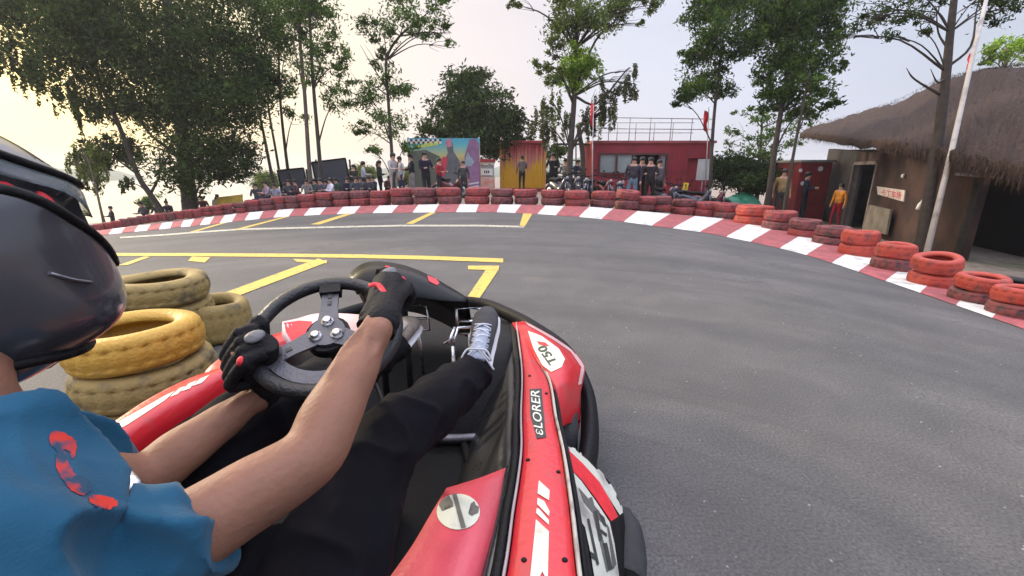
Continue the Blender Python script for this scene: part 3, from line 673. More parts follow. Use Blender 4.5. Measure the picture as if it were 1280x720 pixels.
# hedge and shrubs
def shrub(label, px, py, r, t, m, dens=1.3, ryf=.8, leaf=.16, group=None, n=4):
    c = At(px, py, t); z0 = T(c.x, c.y)
    bl = [(px+random.uniform(-.5, .5)*r, py+random.uniform(-.3, .3)*r, r*random.uniform(.55, .8), ryf) for _ in range(n)]
    return tree('shrub', label, [(px, proj(Vector((c.x, c.y, z0)))[1]), (px, py+r*.4), (px, py)], t, bl, m, bark_d, dens=dens, leaf=leaf, wpx=3, cat='shrub', group=group, crown='foliage')
shrub('dark hedge shrub right of the red cabin beside the white board', 905, 215, 26, 19, lf_dark, n=6)
shrub('dark hedge shrub behind the green tarpaulin', 932, 212, 26, 19.5, lf_dark, n=6)
shrub('dark hedge shrub left of the small red shed', 965, 215, 26, 19, lf_dark, n=6)
shrub('low dark shrub touching the foot of the broad tree', 945, 232, 24, 17.5, lf_dark, n=6)
shrub('green bush between the shed and the forked trunk', 695, 190, 18, 25, lf_mid, n=4)
shrub('green bush at the right edge of the yellow shed', 690, 222, 16, 24.5, lf_mid, n=4)
shrub('round dark bush left of the yellow shed roof', 612, 188, 18, 24.5, lf_dark, n=4)
shrub('low hazy green bank of bushes behind the grove at left', 330, 232, 22, 32, lf_olive, n=5)
shrub('low green bush behind the onlookers right of the board', 455, 222, 20, 32, lf_olive, n=5)
shrub('small green bush under the leaning tree', 185, 252, 12, 24, lf_mid, n=4)
shrub('far bush between the board and the airy tree', 505, 222, 18, 30, lf_olive, n=4)
shrub('thin bush top peeking over the red cabin roof', 845, 186, 9, 26, lf_mid, n=3)
# ================================================================== buildings and background objects
def wall_panel(mb, p0, p1, z0, z1, th, mi=0, out=None):
    """upright slab from p0 to p1 (xy), outward thickness th behind it"""
    d = (Vector((p1.x, p1.y, 0))-Vector((p0.x, p0.y, 0))); n = Vector((-d.y, d.x, 0)).normalized()
    if n.dot(Vector((p0.x, p0.y, 0))) < 0: n = -n
    P = [Vector((p0.x, p0.y, z0)), Vector((p1.x, p1.y, z0)), Vector((p1.x, p1.y, z1)), Vector((p0.x, p0.y, z1))]
    mb.prism(P, n*th, mi)
rust = mat('weathered_red_steel', (.34, .03, .045), .6, col2=(.20, .03, .035), vscale=1.6, c2amt=.6, bump=.4, bscale=6)
shed_m = bpy.data.materials.new('shed_red_to_yellow_paint'); shed_m.use_nodes = True
N = shed_m.node_tree.nodes; L = shed_m.node_tree.links; b_ = N['Principled BSDF']; b_.inputs['Roughness'].default_value = .6
tc = N.new('ShaderNodeTexCoord'); sp = N.new('ShaderNodeSeparateXYZ'); L.new(tc.outputs['Object'], sp.inputs[0])
mp_ = N.new('ShaderNodeMapping'); mp_.inputs['Scale'].default_value = (5, 5, .35); L.new(tc.outputs['Object'], mp_.inputs['Vector'])
nn = N.new('ShaderNodeTexNoise'); nn.inputs['Scale'].default_value = 1.5; nn.inputs['Detail'].default_value = 4; L.new(mp_.outputs[0], nn.inputs['Vector'])
ma = N.new('ShaderNodeMath'); ma.operation = 'MULTIPLY_ADD'; ma.inputs[1].default_value = 2.6; L.new(nn.outputs['Fac'], ma.inputs[0]); L.new(sp.outputs['Z'], ma.inputs[2])
cr_ = N.new('ShaderNodeValToRGB'); cr_.color_ramp.elements[0].color = (.62, .36, .03, 1); cr_.color_ramp.elements[0].position = .53
cr_.color_ramp.elements[1].color = (.36, .04, .05, 1); cr_.color_ramp.elements[1].position = .74
e = cr_.color_ramp.elements.new(.60); e.color = (.50, .22, .17, 1)
mr_ = N.new('ShaderNodeMapRange'); mr_.inputs['From Min'].default_value = 0; mr_.inputs['From Max'].default_value = 5.0; L.new(ma.outputs[0], mr_.inputs['Value']); L.new(mr_.outputs['Result'], cr_.inputs['Fac']); L.new(cr_.outputs['Color'], b_.inputs['Base Color'])
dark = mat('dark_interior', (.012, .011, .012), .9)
glass = mat('pale_window_glass', (.30, .34, .33), .12, var=.25, vscale=.8, spec=.8)
steel = mat('galvanised_steel', (.35, .35, .36), .5, metal=.6, var=.2, vscale=6)
# yellow/red shed (the big container door)
def shed():
    t = 24.0; a = At(625, 237, t); b = At(682, 237, t); z0 = T(a.x, a.y)-.02; zt = At(650, 178, t).z
    root = empty('container_shed', ((a.x+b.x)/2, a.y, z0)); tag(root, 'corrugated shed painted red above and yellow below with a man before it', 'shed')
    mb = MB(); n = 22; W = b.x-a.x; dep = 2.4
    fr = []
    for i in range(n*2+1):
        x = a.x+.12+(W-.24)*i/(n*2); y = a.y+(.05 if (i//1) % 2 else 0.0); fr.append((x, y))
    for i in range(n*2):
        (x0, y0), (x1, y1) = fr[i], fr[i+1]
        mb.add([(x0, y0, z0+.18), (x1, y1, z0+.18), (x1, y1, zt-.14), (x0, y0, zt-.14)], [(0, 1, 2, 3)])
    mb.box(((a.x+b.x)/2, a.y+dep/2+.08, (z0+zt)/2), (W-.1, dep, zt-z0-.1))
    mb.build('wall', shed_m, root)
    f = MB(); ed = mat('shed_edge_paint', (.45, .22, .06), .6)
    f.box((a.x+.06, a.y, (z0+zt)/2), (.12, .16, zt-z0)); f.box((b.x-.06, a.y, (z0+zt)/2), (.12, .16, zt-z0)); f.build('corner_post', ed, root)
    r = MB(); r.box(((a.x+b.x)/2, a.y+dep/2, zt), (W+.1, dep+.25, .12), ry(.01)); r.build('roof', rust, root)
    s = MB(); s.box(((a.x+b.x)/2, a.y+.02, z0+.08), (W, .2, .16)); s.build('sill', rust, root)
shed()
# price kiosk
def kiosk():
    t = 22.5; a = At(599.5, 240, t); b = At(618, 240, t); z0 = T(a.x, a.y); zt = At(608, 199, t).z; W = b.x-a.x; cx = (a.x+b.x)/2; y = a.y
    root = empty('kiosk', (cx, y, z0)); tag(root, 'narrow red and white ticket kiosk between banner and yellow shed', 'kiosk')
    h = zt-z0
    m = MB(); m.box((cx, y+.35, z0+h*.24), (W, .7, h*.48), bev=.02); m.build('base_cabinet', mat('kiosk_pink_paint', (.62, .25, .20), .6, col2=(.55, .45, .40), vscale=3, c2amt=.5), root)
    m = MB(); m.box((cx, y+.35, z0+h*.66), (W*.94, .66, h*.36), bev=.02); m.build('upper_cabinet', mat('kiosk_grey_paint', (.35, .38, .40), .5), root)
    m = MB(); m.box((cx, y-.0, z0+h*.62), (W*.78, .05, h*.2)); p = m.build('notice_panel', M['white'], root)
    m = MB()
    for k in range(3): m.box((cx-.05+.1*k-.05, y-.03, z0+h*.62), (.06, .012, .13))
    m.build('notice_lettering', M['decalblack'], p)
    m = MB(); m.box((cx, y+.3, z0+h*.88), (W*1.04, .8, h*.05)); m.build('cream_fascia', M['cream'], root)
    m = MB(); m.box((cx, y+.3, z0+h*.95), (W*1.1, .9, h*.09)); m.build('roof', rust, root)
kiosk()
# painted banner: generic bright artwork on a frame
def banner():
    t = 21.5; x0, x1 = 513, 601; a = At(x0, 246, t); b = At(x1, 246, t); zt0 = At(x0, 174, t).z; zt1 = At(x1, 171, t).z; y = a.y
    root = empty('banner', ((a.x+b.x)/2, y, T((a.x+b.x)/2, y))); tag(root, 'large colourful printed banner with chequered top edge and painted figures', 'banner')
    z0 = At(x0, 243, t).z
    def q(px, py, d=0): p = At(px, py, t); return Vector((p.x, y-d, p.z))
    mm = bpy.data.materials.new('banner_print'); mm.use_nodes = True; N = mm.node_tree.nodes; L = mm.node_tree.links
    pb = N['Principled BSDF']; pb.inputs['Roughness'].default_value = .55
    tc = N.new('ShaderNodeTexCoord'); sp = N.new('ShaderNodeSeparateXYZ'); L.new(tc.outputs['Object'], sp.inputs[0])
    c = N.new('ShaderNodeValToRGB'); L.new(sp.outputs['Z'], c.inputs['Fac'])
    e = c.color_ramp.elements; c.color_ramp.elements[0].color = (.25, .10, .10, 1); e[1].color = (.04, .30, .50, 1)
    mr = N.new('ShaderNodeMapRange'); mr.inputs['From Min'].default_value = .2; mr.inputs['From Max'].default_value = 2.9; L.new(sp.outputs['Z'], mr.inputs['Value']); L.new(mr.outputs[0], c.inputs['Fac'])
    for p_, k in ((.45, (.35, .12, .12)), (.6, (.55, .48, .18)), (.8, (.10, .45, .50))): n = e.new(p_); n.color = (*k, 1)
    L.new(c.outputs['Color'], pb.inputs['Base Color'])
    m = MB(); m.box(((a.x+b.x)/2, y+.04, (z0+zt0)/2), (b.x-a.x, .06, zt0-z0)); m.build('printed_sheet', mm, root)
    def patch(name, pts, col, d=.004, var=.2):
        m = MB(); m.prism([q(x, yy, d) for x, yy in pts], (0, .003, 0)); return m.build(name, mat(name+'_print', col, .55, var=var, vscale=3), root)
    m = MB(); mw = MB(); n = 14
    for i in range(n):
        for j in range(2):
            xx = 514+i*2.9; yy = 175.5+j*2.6-.02*i
            (m if (i+j) % 2 else mw).prism([q(xx, yy, .006), q(xx+2.9, yy, .006), q(xx+2.9, yy+2.6, .006), q(xx, yy+2.6, .006)], (0, .003, 0))
    m.build('black_checks', M['decalblack'], root); mw.build('white_checks', M['white'], root)
    patch('dark_slope', [(513,190),(535,188),(552,196),(556,215),(540,232),(513,236)], (.10, .11, .08))
    patch('rider_shape', [(556,245),(552,212),(557,200),(562,192),(560,180),(564,174),(568,180),(569,190),(575,200),(578,212),(572,246)], (.12, .12, .13), .008)
    patch('red_suit_shape', [(546,230),(551,205),(556,196),(562,197),(558,215),(550,235)], (.55, .05, .08), .012)
    patch('pink_shape', [(559,180),(562,174),(567,176),(567,184),(561,185)], (.55, .22, .28), .012)
    patch('second_rider_shape', [(583,212),(582,196),(586,184),(588,176),(596,174),(600,180),(600,240),(590,243),(586,225)], (.26, .13, .24), .008)
    patch('pale_arm_shape', [(578,210),(583,200),(586,190),(589,196),(594,202),(590,208),(584,207)], (.30, .38, .42), .012)
    for k in range(3): patch('pale_bar', [(586, 229+k*4.5), (599, 227+k*4.5), (599, 229+k*4.5), (586, 231+k*4.5)], (.6, .58, .60), .012)
    m = MB(); yel = mat('yellow_green_ink', (.62, .66, .12), .5)
    xs = 522
    for k, (w_, hh) in enumerate(((3, 4), (2, 5), (4, 4), (3, 6), (2, 5), (4, 5), (3, 4), (2.5, 6))):
        yy = 187-k*.6; m.prism([q(xs, yy, .008), q(xs+w_, yy-.5, .008), q(xs+w_+.8, yy-hh, .008), q(xs+.8, yy-hh+.5, .008)], (0, .003, 0)); xs += w_+.7
    m.build('yellow_lettering', yel, root)
    for px in (x0+1, x1-1):
        m = MB(); p = At(px, 246, t); m.tube([(p.x, y+.1, T(p.x, y)-.1), (p.x, y+.1, zt0+.05)], .04); m.build('post', steel, root)
banner()
# dark boards left
def board(label, pts, t, tilt=False):
    a = [At(x, y, t) for x, y in pts]; y = sum(p.y for p in a)/4
    a = [Vector((p.x, y, p.z)) for p in a]; cx = (a[0].x+a[1].x)/2
    root = empty('notice_board', (cx, y, T(cx, y))); tag(root, label, 'board')
    m = MB(); m.prism(a, (0, .06, 0)); m.build('panel', mat('charcoal_board', (.045, .047, .06), .6, var=.15, vscale=1.2), root)
    f = MB()
    for i in range(4):
        f.tube([a[i]+Vector((0, -.01, 0)), a[(i+1) % 4]+Vector((0, -.01, 0))], .035, seg=6)
    f.build('frame', M['black'], root)
    for p in (a[0], a[1]):
        l = MB(); l.tube([(p.x, y+.1, T(p.x, y)-.1), (p.x, y+.1, max(p.z, a[2].z)-.05)], .04, seg=8); l.build('leg', M['black'], root)
board('large dark blank board behind the seated spectators', [(396,246),(438,240),(434,198),(392,203)], 19)
board('small dark screen between the slim trunks', [(350,236),(383,234),(381,210),(348,213)], 19.5)
# red cabin with wide window, railing on its roof
def cabin():
    t = 19.0; a = At(738, 246, t); b = At(885, 250, t*.97); z0 = T(a.x, a.y)-.1; y = a.y
    def q(px, py, d=0.0): p = At(px, py, t); return Vector((p.x, y-d, p.z))
    zt = q(738, 180).z; xa, xb = q(738, 200).x, q(885, 200).x; W = xb-xa; dep = 2.4; zb = T((xa+xb)/2, y)-.25
    root = empty('red_cabin', ((xa+xb)/2, y, zb)); tag(root, 'long red metal cabin with wide serving window and a railed roof', 'cabin')
    wx0, wx1 = q(747, 200).x, q(829, 200).x; wz1, wz0 = q(780, 192).z, q(780, 217).z
    m = MB()
    def slab(x0, x1, z0_, z1_): m.box(((x0+x1)/2, y+.05, (z0_+z1_)/2), (x1-x0, .1, z1_-z0_))
    slab(xa, wx0, zb, zt); slab(wx1, q(855,200).x, zb, zt); slab(wx0, wx1, wz1, zt); slab(wx0, wx1, zb, wz0); slab(q(855,200).x, xb, q(870,198).z, zt)
    for i in range(8): 
        x = wx1+.12+i*.11; m.box((x, y-.012, (zb+zt)/2), (.05, .03, zt-zb-.3))
    m.box((xa+.05, y+dep/2+.1, (zb+zt)/2), (.1, dep-.02, zt-zb)); m.box((xb-.05, y+dep/2+.1, (zb+zt)/2), (.1, dep-.02, zt-zb)); m.box(((xa+xb)/2, y+dep+.05, (zb+zt)/2), (W-.22, .1, zt-zb))
    m.box((q(870,200).x, y+.3, (zb+q(870,198).z)/2), (q(885,200).x-q(856,200).x, .1, q(870,198).z-zb), mi=0)
    m.build('wall', rust, root)
    r = MB(); r.box(((xa+xb)/2, y+dep/2, zt+.05), (W+.12, dep+.2, .1)); r.build('roof', mat('cabin_roof_trim', (.40, .10, .10), .7, var=.3, vscale=2), root)
    fr = MB(); T_ = .09
    fr.box(((wx0+wx1)/2, y-.03, wz1-.03), (wx1-wx0+.1, .08, T_)); fr.box(((wx0+wx1)/2, y-.03, wz0), (wx1-wx0+.1, .1, T_))
    for px in (747, 768, 788, 820, 829): fr.box((q(px,200).x, y-.03, (wz0+wz1)/2), (.07, .075, wz1-wz0-.12))
    wf = fr.build('window_frame', mat('dark_red_frame', (.12, .03, .03), .6), root)
    g = MB(); g.box(((wx0+q(788,200).x)/2, y+.04, (wz0+wz1)/2), (q(788,200).x-wx0-.1, .012, wz1-wz0-.1)); g.build('pane', glass, wf)
    g = MB(); g.box((q(824.5,200).x, y+.04, (wz0+wz1)/2), (.22, .012, wz1-wz0-.1)); g.build('pane', glass, wf)
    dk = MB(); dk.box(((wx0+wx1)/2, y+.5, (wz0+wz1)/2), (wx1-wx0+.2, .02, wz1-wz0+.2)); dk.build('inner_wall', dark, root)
    rl = MB(); zr = zt+.1
    for dz in (.5, .95):
        rl.tube([(xa-.3, y+.15, zr+dz), (xb, y+.15, zr+dz*.92)], .018, seg=6); rl.tube([(xa-.3, y+dep, zr+dz), (xb, y+dep, zr+dz)], .018, seg=6)
    for i in range(7):
        x = xa-.2+(xb-xa+.1)*i/6
        rl.tube([(x, y+.15, zr-.05), (x, y+.15, zr+.97-.06*i/6)], .018, seg=6); rl.tube([(x, y+dep, zr-.05), (x, y+dep, zr+.95)], .018, seg=6)
    rl.build('railing', steel, root)
    # outside steel stair at its left end
    st = MB(); sx = xa-1.0
    for i in range(8): st.box((sx+.1*(i % 2), y+.5+.1*i, zb+.35+.27*i), (.75, .2, .035), ry(.2))
    st.tube([(sx-.4, y+.4, zb+.1), (sx-.4, y+1.3, zt+.3)], .03, seg=6); st.tube([(sx+.45, y+.4, zb+.1), (sx+.45, y+1.3, zt+.3)], .03, seg=6)
    st.box((sx+.2, y+1.2, zt+.02), (1.5, .7, .05)); st.build('stair', M['black'], root)
cabin()
def simple(name, label, cat, mb, m, group=None):
    o = mb.build(name, m); return tag(o, label, cat, group)
# white board at cabin corner, yellow plate, tarpaulin
p = At(879, 224, 17.6); mb = MB(); 
root = empty('white_board', (p.x, p.y, T(p.x, p.y))); tag(root, 'plain white upright board at the right corner of the red cabin', 'board')
mb.box((p.x, p.y, At(879, 212, 17.6).z), (.58, .04, .82), rx(.04)); mb.build('panel', mat('grey_white_board', (.5, .5, .48), .6, var=.2, vscale=2), root)
m2 = MB(); m2.tube([(p.x, p.y+.06, T(p.x, p.y)-.1), (p.x, p.y+.06, At(879, 200, 17.6).z)], .025, seg=6); m2.build('post', steel, root)
p = At(857, 233, 16.5); root = empty('yellow_plate', (p.x, p.y, T(p.x, p.y))); tag(root, 'small yellow number plate on a short stake by the motorbikes', 'sign')
mb = MB(); mb.box((p.x, p.y, p.z), (.19, .02, .27), ry(.1)); pl = mb.build('panel', mat('plate_yellow', (.72, .50, .03), .5), root)
m3 = MB(); m3.box((p.x, p.y-.013, p.z+.04), (.06, .005, .08)); m3.box((p.x, p.y-.013, p.z-.06), (.09, .005, .03)); m3.build('mark', M['decalblack'], pl)
m2 = MB(); m2.tube([(p.x, p.y+.03, T(p.x, p.y)-.1), (p.x, p.y+.03, p.z+.05)], .015, seg=6); m2.build('stake', steel, root)
# tarpaulin heap
mb = MB(); c = At(926, 240, 17.3); c.z = T(c.x, c.y); prof = []
rows = []
for i in range(13):
    row = []
    for j in range(13):
        u, v = i/12*2-1, j/12*2-1; hgt = max(0, (1-u*u))*max(0, (1-v*v))
        row.append(Vector((c.x+u*.95, c.y+v*.6, c.z-.02+1.0*hgt**.5*(.85+.15*math.sin(u*6+v*4)))))
    rows.append(row)
mb.grid(rows); simple('tarpaulin', 'green tarpaulin over a heap before the dark hedge', 'tarpaulin', mb, mat('green_tarp', (.03, .20, .12), .5, col2=(.10, .30, .20), vscale=3, c2amt=.6, bump=.6, bscale=4))
# small red shed left of the hut
def redshed():
    t = 17.5; a = At(992, 262, t); b = At(1030, 262, t); y = a.y; z0 = T(a.x, a.y)-.1; zt = At(1000, 203, t).z
    root = empty('red_shed', ((a.x+b.x)/2, y, z0)); tag(root, 'dark red steel shed wedged against the left side of the hut', 'shed')
    m = MB(); m.box(((a.x+b.x)/2, y+1, (z0+zt)/2), (b.x-a.x, 2, zt-z0)); w_ = m.build('wall', mat('maroon_steel', (.22, .02, .025), .6, var=.3, vscale=2), root)
    m = MB(); m.box(((a.x+b.x)/2, y+1, zt+.04), (b.x-a.x+.15, 2.2, .09)); m.build('roof', steel, root)
    for px, py, r in ((992, 213, .07), (1016, 211, .10), (997, 229, .08)):
        p = At(px, py, t); m = MB(); m.lathe([(0, .01), (r, .01), (r, 0), (0, 0)], (p.x, y-.012, p.z), rot=rx(PI/2), seg=14, smooth=False); m.build('white_mark', M['white'], root)
redshed()
# ------------------------------------------------------------------ thatched hut
def hut():
    A = G(1020, 272); B = G(1300, 352); d = (B-A); d.z = 0; Ln = d.length; d.normalize(); nrm = Vector((-d.y, d.x, 0))
    if nrm.dot(A) < 0: nrm = -nrm
    root = empty('thatched_hut', (A.x, A.y, T(A.x, A.y))); tag(root, 'brown mud walled hut with a shaggy thatched roof on the right', 'hut')
    def hit(px, py, off=0.0):
        r = ray(px, py); P0 = A-nrm*off; t = (P0-CAM).dot(nrm)/r.dot(nrm); return CAM+r*t
    mud = mat('brown_mud_wall', (.062, .031, .025), .9, col2=(.030, .017, .015), vscale=1.3, c2amt=.52, bump=.7, bscale=8)
    greyw = mat('grey_blue_plaster', (.065, .058, .066), .9, col2=(.042, .036, .041), vscale=1.5, c2amt=.55, bump=.5, bscale=6)
    # wall slabs between openings (pixel columns on the facade plane)
    def S(px, py=300): return (hit(px, py)-A).dot(d)
    def P(s, z, off=0.0): return Vector((A.x+d.x*s-nrm.x*off, A.y+d.y*s-nrm.y*off, z))
    def top_z(s):
        u = s/Ln; return 1.95*(1-u)+1.12*u+.05
    def slab(mb, s0, s1, z0, z1, off=0.0, th=.25, mi=0):
        if callable(z1): za, zb = z1(s0), z1(s1)
        else: za = zb = z1
        z00 = z0 if z0 is not None else -1.7
        mb.prism([P(s0, z00, off), P(s1, z00, off), P(s1, zb, off), P(s0, za, off)], nrm*th, mi)
    sd0, sd1 = S(1062, 240), S(1089, 240); so0 = S(1209, 260); dtop = hit(1075, 206).z; otop = hit(1240, 222).z
    w_ = MB(); slab(w_, 0, sd0, None, top_z, mi=1); slab(w_, sd0, sd1, dtop, top_z); slab(w_, sd1, so0, None, top_z); slab(w_, so0, Ln, otop, lambda s: top_z(s)+.4)
    # left return wall
    e0 = A+nrm*.25
    w_.prism([Vector((A.x+nrm.x*.25, A.y+nrm.y*.25, -1.7)), Vector((A.x+nrm.x*5, A.y+nrm.y*5, -1.7)), Vector((A.x+nrm.x*5, A.y+nrm.y*5, 1.95)), Vector((A.x+nrm.x*.25, A.y+nrm.y*.25, 1.95))], d*.2, 1)
    w_.build('wall', [mud, greyw], root)
    # dark inside
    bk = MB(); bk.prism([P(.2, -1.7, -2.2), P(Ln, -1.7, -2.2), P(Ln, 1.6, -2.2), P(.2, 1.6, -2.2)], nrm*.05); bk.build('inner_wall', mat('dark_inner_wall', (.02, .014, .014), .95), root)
    # door frame
    fr = MB(); z0 = T(*P(sd0, 0).xy)
    for s in (sd0-.05, sd1+.05): fr.prism([P(s-.05, z0-.2, .04), P(s+.05, z0-.2, .04), P(s+.05, dtop+.05, .04), P(s-.05, dtop+.05, .04)], nrm*.2)
    fr.prism([P(sd0, dtop, .045), P(sd1, dtop, .045), P(sd1, dtop+.1, .045), P(sd0, dtop+.1, .045)], nrm*.2)
    fr.build('door_frame', mat('grey_timber', (.16, .13, .12), .8, var=.3, vscale=5), root)
    # lintel pipe over opening
    lp = MB(); lp.tube([P(so0-.5, otop+.06, .1), P(Ln+.2, otop-.02, .1)], .035, seg=8); lp.build('lintel', steel, root)
    # posts
    for px in (1205,):
        s = S(px); m = MB(); m.tube([P(s, -1.6, .06), P(s+.02, top_z(s), .06)], [.07, .06], seg=8); m.build('post', bark_d, root)
    # thatch roof
    th = bpy.data.materials.new('old_thatch'); th.use_nodes = True; N = th.node_tree.nodes; L = th.node_tree.links
    b = N['Principled BSDF']; b.inputs['Roughness'].default_value = 1; tc = N.new('ShaderNodeTexCoord')
    mp = N.new('ShaderNodeMapping'); mp.inputs['Scale'].default_value = (9, 9, 1.2); L.new(tc.outputs['Object'], mp.inputs['Vector'])
    n = N.new('ShaderNodeTexNoise'); n.inputs['Scale'].default_value = 2.6; n.inputs['Detail'].default_value = 8; L.new(mp.outputs[0], n.inputs['Vector'])
    c = N.new('ShaderNodeValToRGB'); c.color_ramp.elements[0].color = (.013, .008, .006, 1); c.color_ramp.elements[0].position = .3; c.color_ramp.elements[1].color = (.070, .036, .023, 1); c.color_ramp.elements[1].position = .72
    L.new(n.outputs['Fac'], c.inputs['Fac']); L.new(c.outputs['Color'], b.inputs['Base Color'])
    bp = N.new('ShaderNodeBump'); bp.inputs['Distance'].default_value = .06; L.new(n.outputs['Fac'], bp.inputs['Height']); L.new(bp.outputs['Normal'], b.inputs['Normal'])
    top_px = [(1006,163),(1030,154),(1060,146),(1100,134),(1130,124),(1160,110),(1180,100),(1205,93),(1240,86),(1280,80),(1340,72)]
    eave_px = [(1000,167),(1026,169),(1058,172),(1100,177),(1135,182),(1165,187),(1185,191),(1210,196),(1240,202),(1290,212),(1370,228)]
    off = .75; rows = []
    er = [hit(x, y, off) for x, y in eave_px]
    tr_ = []
    for i, (x, y) in enumerate(top_px):
        back = -.2-2.9*min(1, i/4.0)
        tr_.append(hit(x, y, back))
    K = 7
    for k in range(K+1):
        u = k/K; row = []
        for e, t_ in zip(er, tr_):
            p = e.lerp(t_, u); p.z += .16*math.sin(PI*u)*0; row.append(p)
        rows.append(row)
    # back slope
    for k in range(1, 4):
        rows.append([t_+nrm*(1.2*k)+Vector((0, 0, -.85*k*min(1, i/4+.3))) for i, t_ in enumerate(tr_)])
    fine = []
    for r in rows:
        q, _ = catmull(r, [(0, 0)]*len(r), 6); fine.append([p+Vector((0, 0, random.uniform(-.05, .05)+.05*math.sin(len(fine)*2.1+i_*.4))) for i_, p in enumerate(q)])
    mb = MB(); mb.grid(fine, thick=.22); roof = mb.build('roof', th, root)
    # hanging straw fringe (one piece of the roof)
    fm = MB(); er2, _ = catmull(er, [(0, 0)]*len(er), 60)
    for p in er2:
        for _ in range(7):
            q = p+d*random.uniform(-.09, .09)+nrm*random.uniform(-.05, .3)+Vector((0, 0, random.uniform(-.2, .05))); l = random.uniform(.08, .28); w2 = random.uniform(.008, .02)
            e = q+Vector((random.uniform(-.05, .05), random.uniform(-.05, .05), -l)); fm.add([q-d*w2, q+d*w2, e], [(0, 1, 2)])
    tr2, _ = catmull(tr_, [(0, 0)]*len(tr_), 40)
    for p in tr2:
        for _ in range(4):
            q = p+d*random.uniform(-.1, .1)+nrm*random.uniform(-.3, .3)-Vector((0, 0, .03)); e = q+Vector((random.uniform(-.1, .1), random.uniform(-.1, .1), random.uniform(.03, .13))); fm.add([q-d*.015, q+d*.015, e], [(0, 1, 2)])
    # loose straw lying over the slope
    for _ in range(5200):
        k = random.randrange(K); i = random.randrange(len(fine[0])-1); p = fine[k][i].lerp(fine[k+1][i+1], random.random()); dn = (fine[k][i]-fine[k+1][i]).normalized(); nn_ = dn.cross(d).normalized()
        if nn_.z < 0: nn_ = -nn_
        q = p+nn_*random.uniform(.005, .03); e = q+dn*random.uniform(.1, .3)+nn_*random.uniform(.0, .05)+d*random.uniform(-.04, .04); fm.add([q-d*.008, q+d*.008, e], [(0, 1, 2)])
    fm.build('straw_fringe', th, roof, fix=False)
    # wall sign
    def plate(px4, offp, th_=.03): return [hit(x, y, offp) for x, y in px4]
    sg = MB(); P4 = plate([(1097,243),(1096,233),(1131,238),(1129,252)][::-1], .04); sg.prism(P4, nrm*.03); so = sg.build('sign', mat('sign_white', (.66, .60, .58), .5, var=.1), None)
    root2 = tag(so, 'white wall sign with red characters right of the hut doorway', 'sign')
    o = decal('sign_lettering', text2d('\u5361\u4e01\u8f66\u573a', bold=.012), affine((1101,245.5), (1126,249.3), (1102,236)), [so], M['decalred'], so, off=.004, cuts=0)
    # leaning panel, buckets
    g = MB(); P4 = plate([(1078,287),(1107,293),(1113,262),(1086,256)], .18); g.prism([v for v in P4], nrm*.05); simple('leaning_sheet', 'grey-beige sheet leaning on the wall below the white sign', 'sheet', g, mat('beige_sheet', (.23, .20, .16), .85, var=.25, vscale=3))
    return hit, nrm, d
hit, hn, hd = hut()
def groundp(px, py): p = G(px, py); return p
def bucket(label, px, py, r, h, col):
    p = G(px, py); mb = MB(); mb.lathe([(0, 0), (r*.8, 0), (r, h), (r*1.06, h), (r*1.06, h-.02), (r*.98, h-.02), (r*.76, .02), (0, .02)], p, seg=20)
    o = mb.build('bucket', mat('bucket_plastic', col, .5, var=.3, vscale=6)); tag(o, label, 'bucket'); return o
bucket('beige bucket by the hut wall between the sheet and the flagpole', 1136, 296, .17, .34, (.22, .18, .16))
bucket('rusty pink tub in front of the beige bucket', 1146, 303, .18, .22, (.30, .14, .12))
p = hit(1147, 262, .12); mb = MB(); mb.lathe([(0, 0), (.045, 0), (.05, .1), (.04, .16), (.018, .2), (.018, .25), (0, .25)], p, rot=ry(.25), seg=12); sh = simple('bottle', 'white bottle tied to the hut wall above the beige bucket', 'bottle', mb, M['white'])
p = hit(1129, 220, .05); mb = MB(); mb.ball(p, (.05, .04, .06)); simple('wall_lamp', 'small pale round lamp on the hut wall above the sign', 'lamp', mb, M['white'])
# green crate
def gcrate():
    p = G(1027, 274); root = empty('green_crate', p); tag(root, 'green plastic crate on the ground at the hut corner', 'crate')
    mb = MB(); w, dd, h = .62, .42, .42; z = p.z
    gm = mat('green_crate_plastic', (.03, .14, .08), .5)
    for s in (-1, 1):
        mb.box((p.x+s*w/2, p.y, z+h/2), (.03, dd, h)); mb.box((p.x, p.y+s*(dd/2-.016), z+h/2), (w-.032, .03, h))
    mb.box((p.x, p.y, z+.02), (w-.04, dd-.07, .03))
    for k in range(3): mb.box((p.x, p.y-dd/2-.002, z+.1+k*.12), (w+.02, .02, .03))
    mb.build('box', gm, root); m = MB(); m.box((p.x, p.y, z+h+.02), (w+.05, dd+.05, .035), bev=.01); m.build('lid', gm, root)
gcrate()
# broom inside the dark opening
a = G(1207, 318); tp = At(1220, 258, depth(a)); mb = MB(); root = empty('broom', a); tag(root, 'broom with orange handle grip leaning in the dark hut opening', 'broom')
mb.tube([a.lerp(tp, .3), tp], .014, seg=8); mb.build('handle', mat('broom_wood', (.35, .25, .16), .6), root)
mb = MB(); mb.tube([a.lerp(tp, .62), tp], [.03, .042], seg=10); mb.build('grip', mat('orange_grip', (.55, .16, .05), .5), root)
mb = MB(); mb.tube([a, a.lerp(tp, .34)], [(.09, .05), (.03, .03)], seg=12); mb.build('bristles', mat('pale_bristles', (.42, .42, .42), .9, var=.3, vscale=60, bump=1, bscale=120), root)
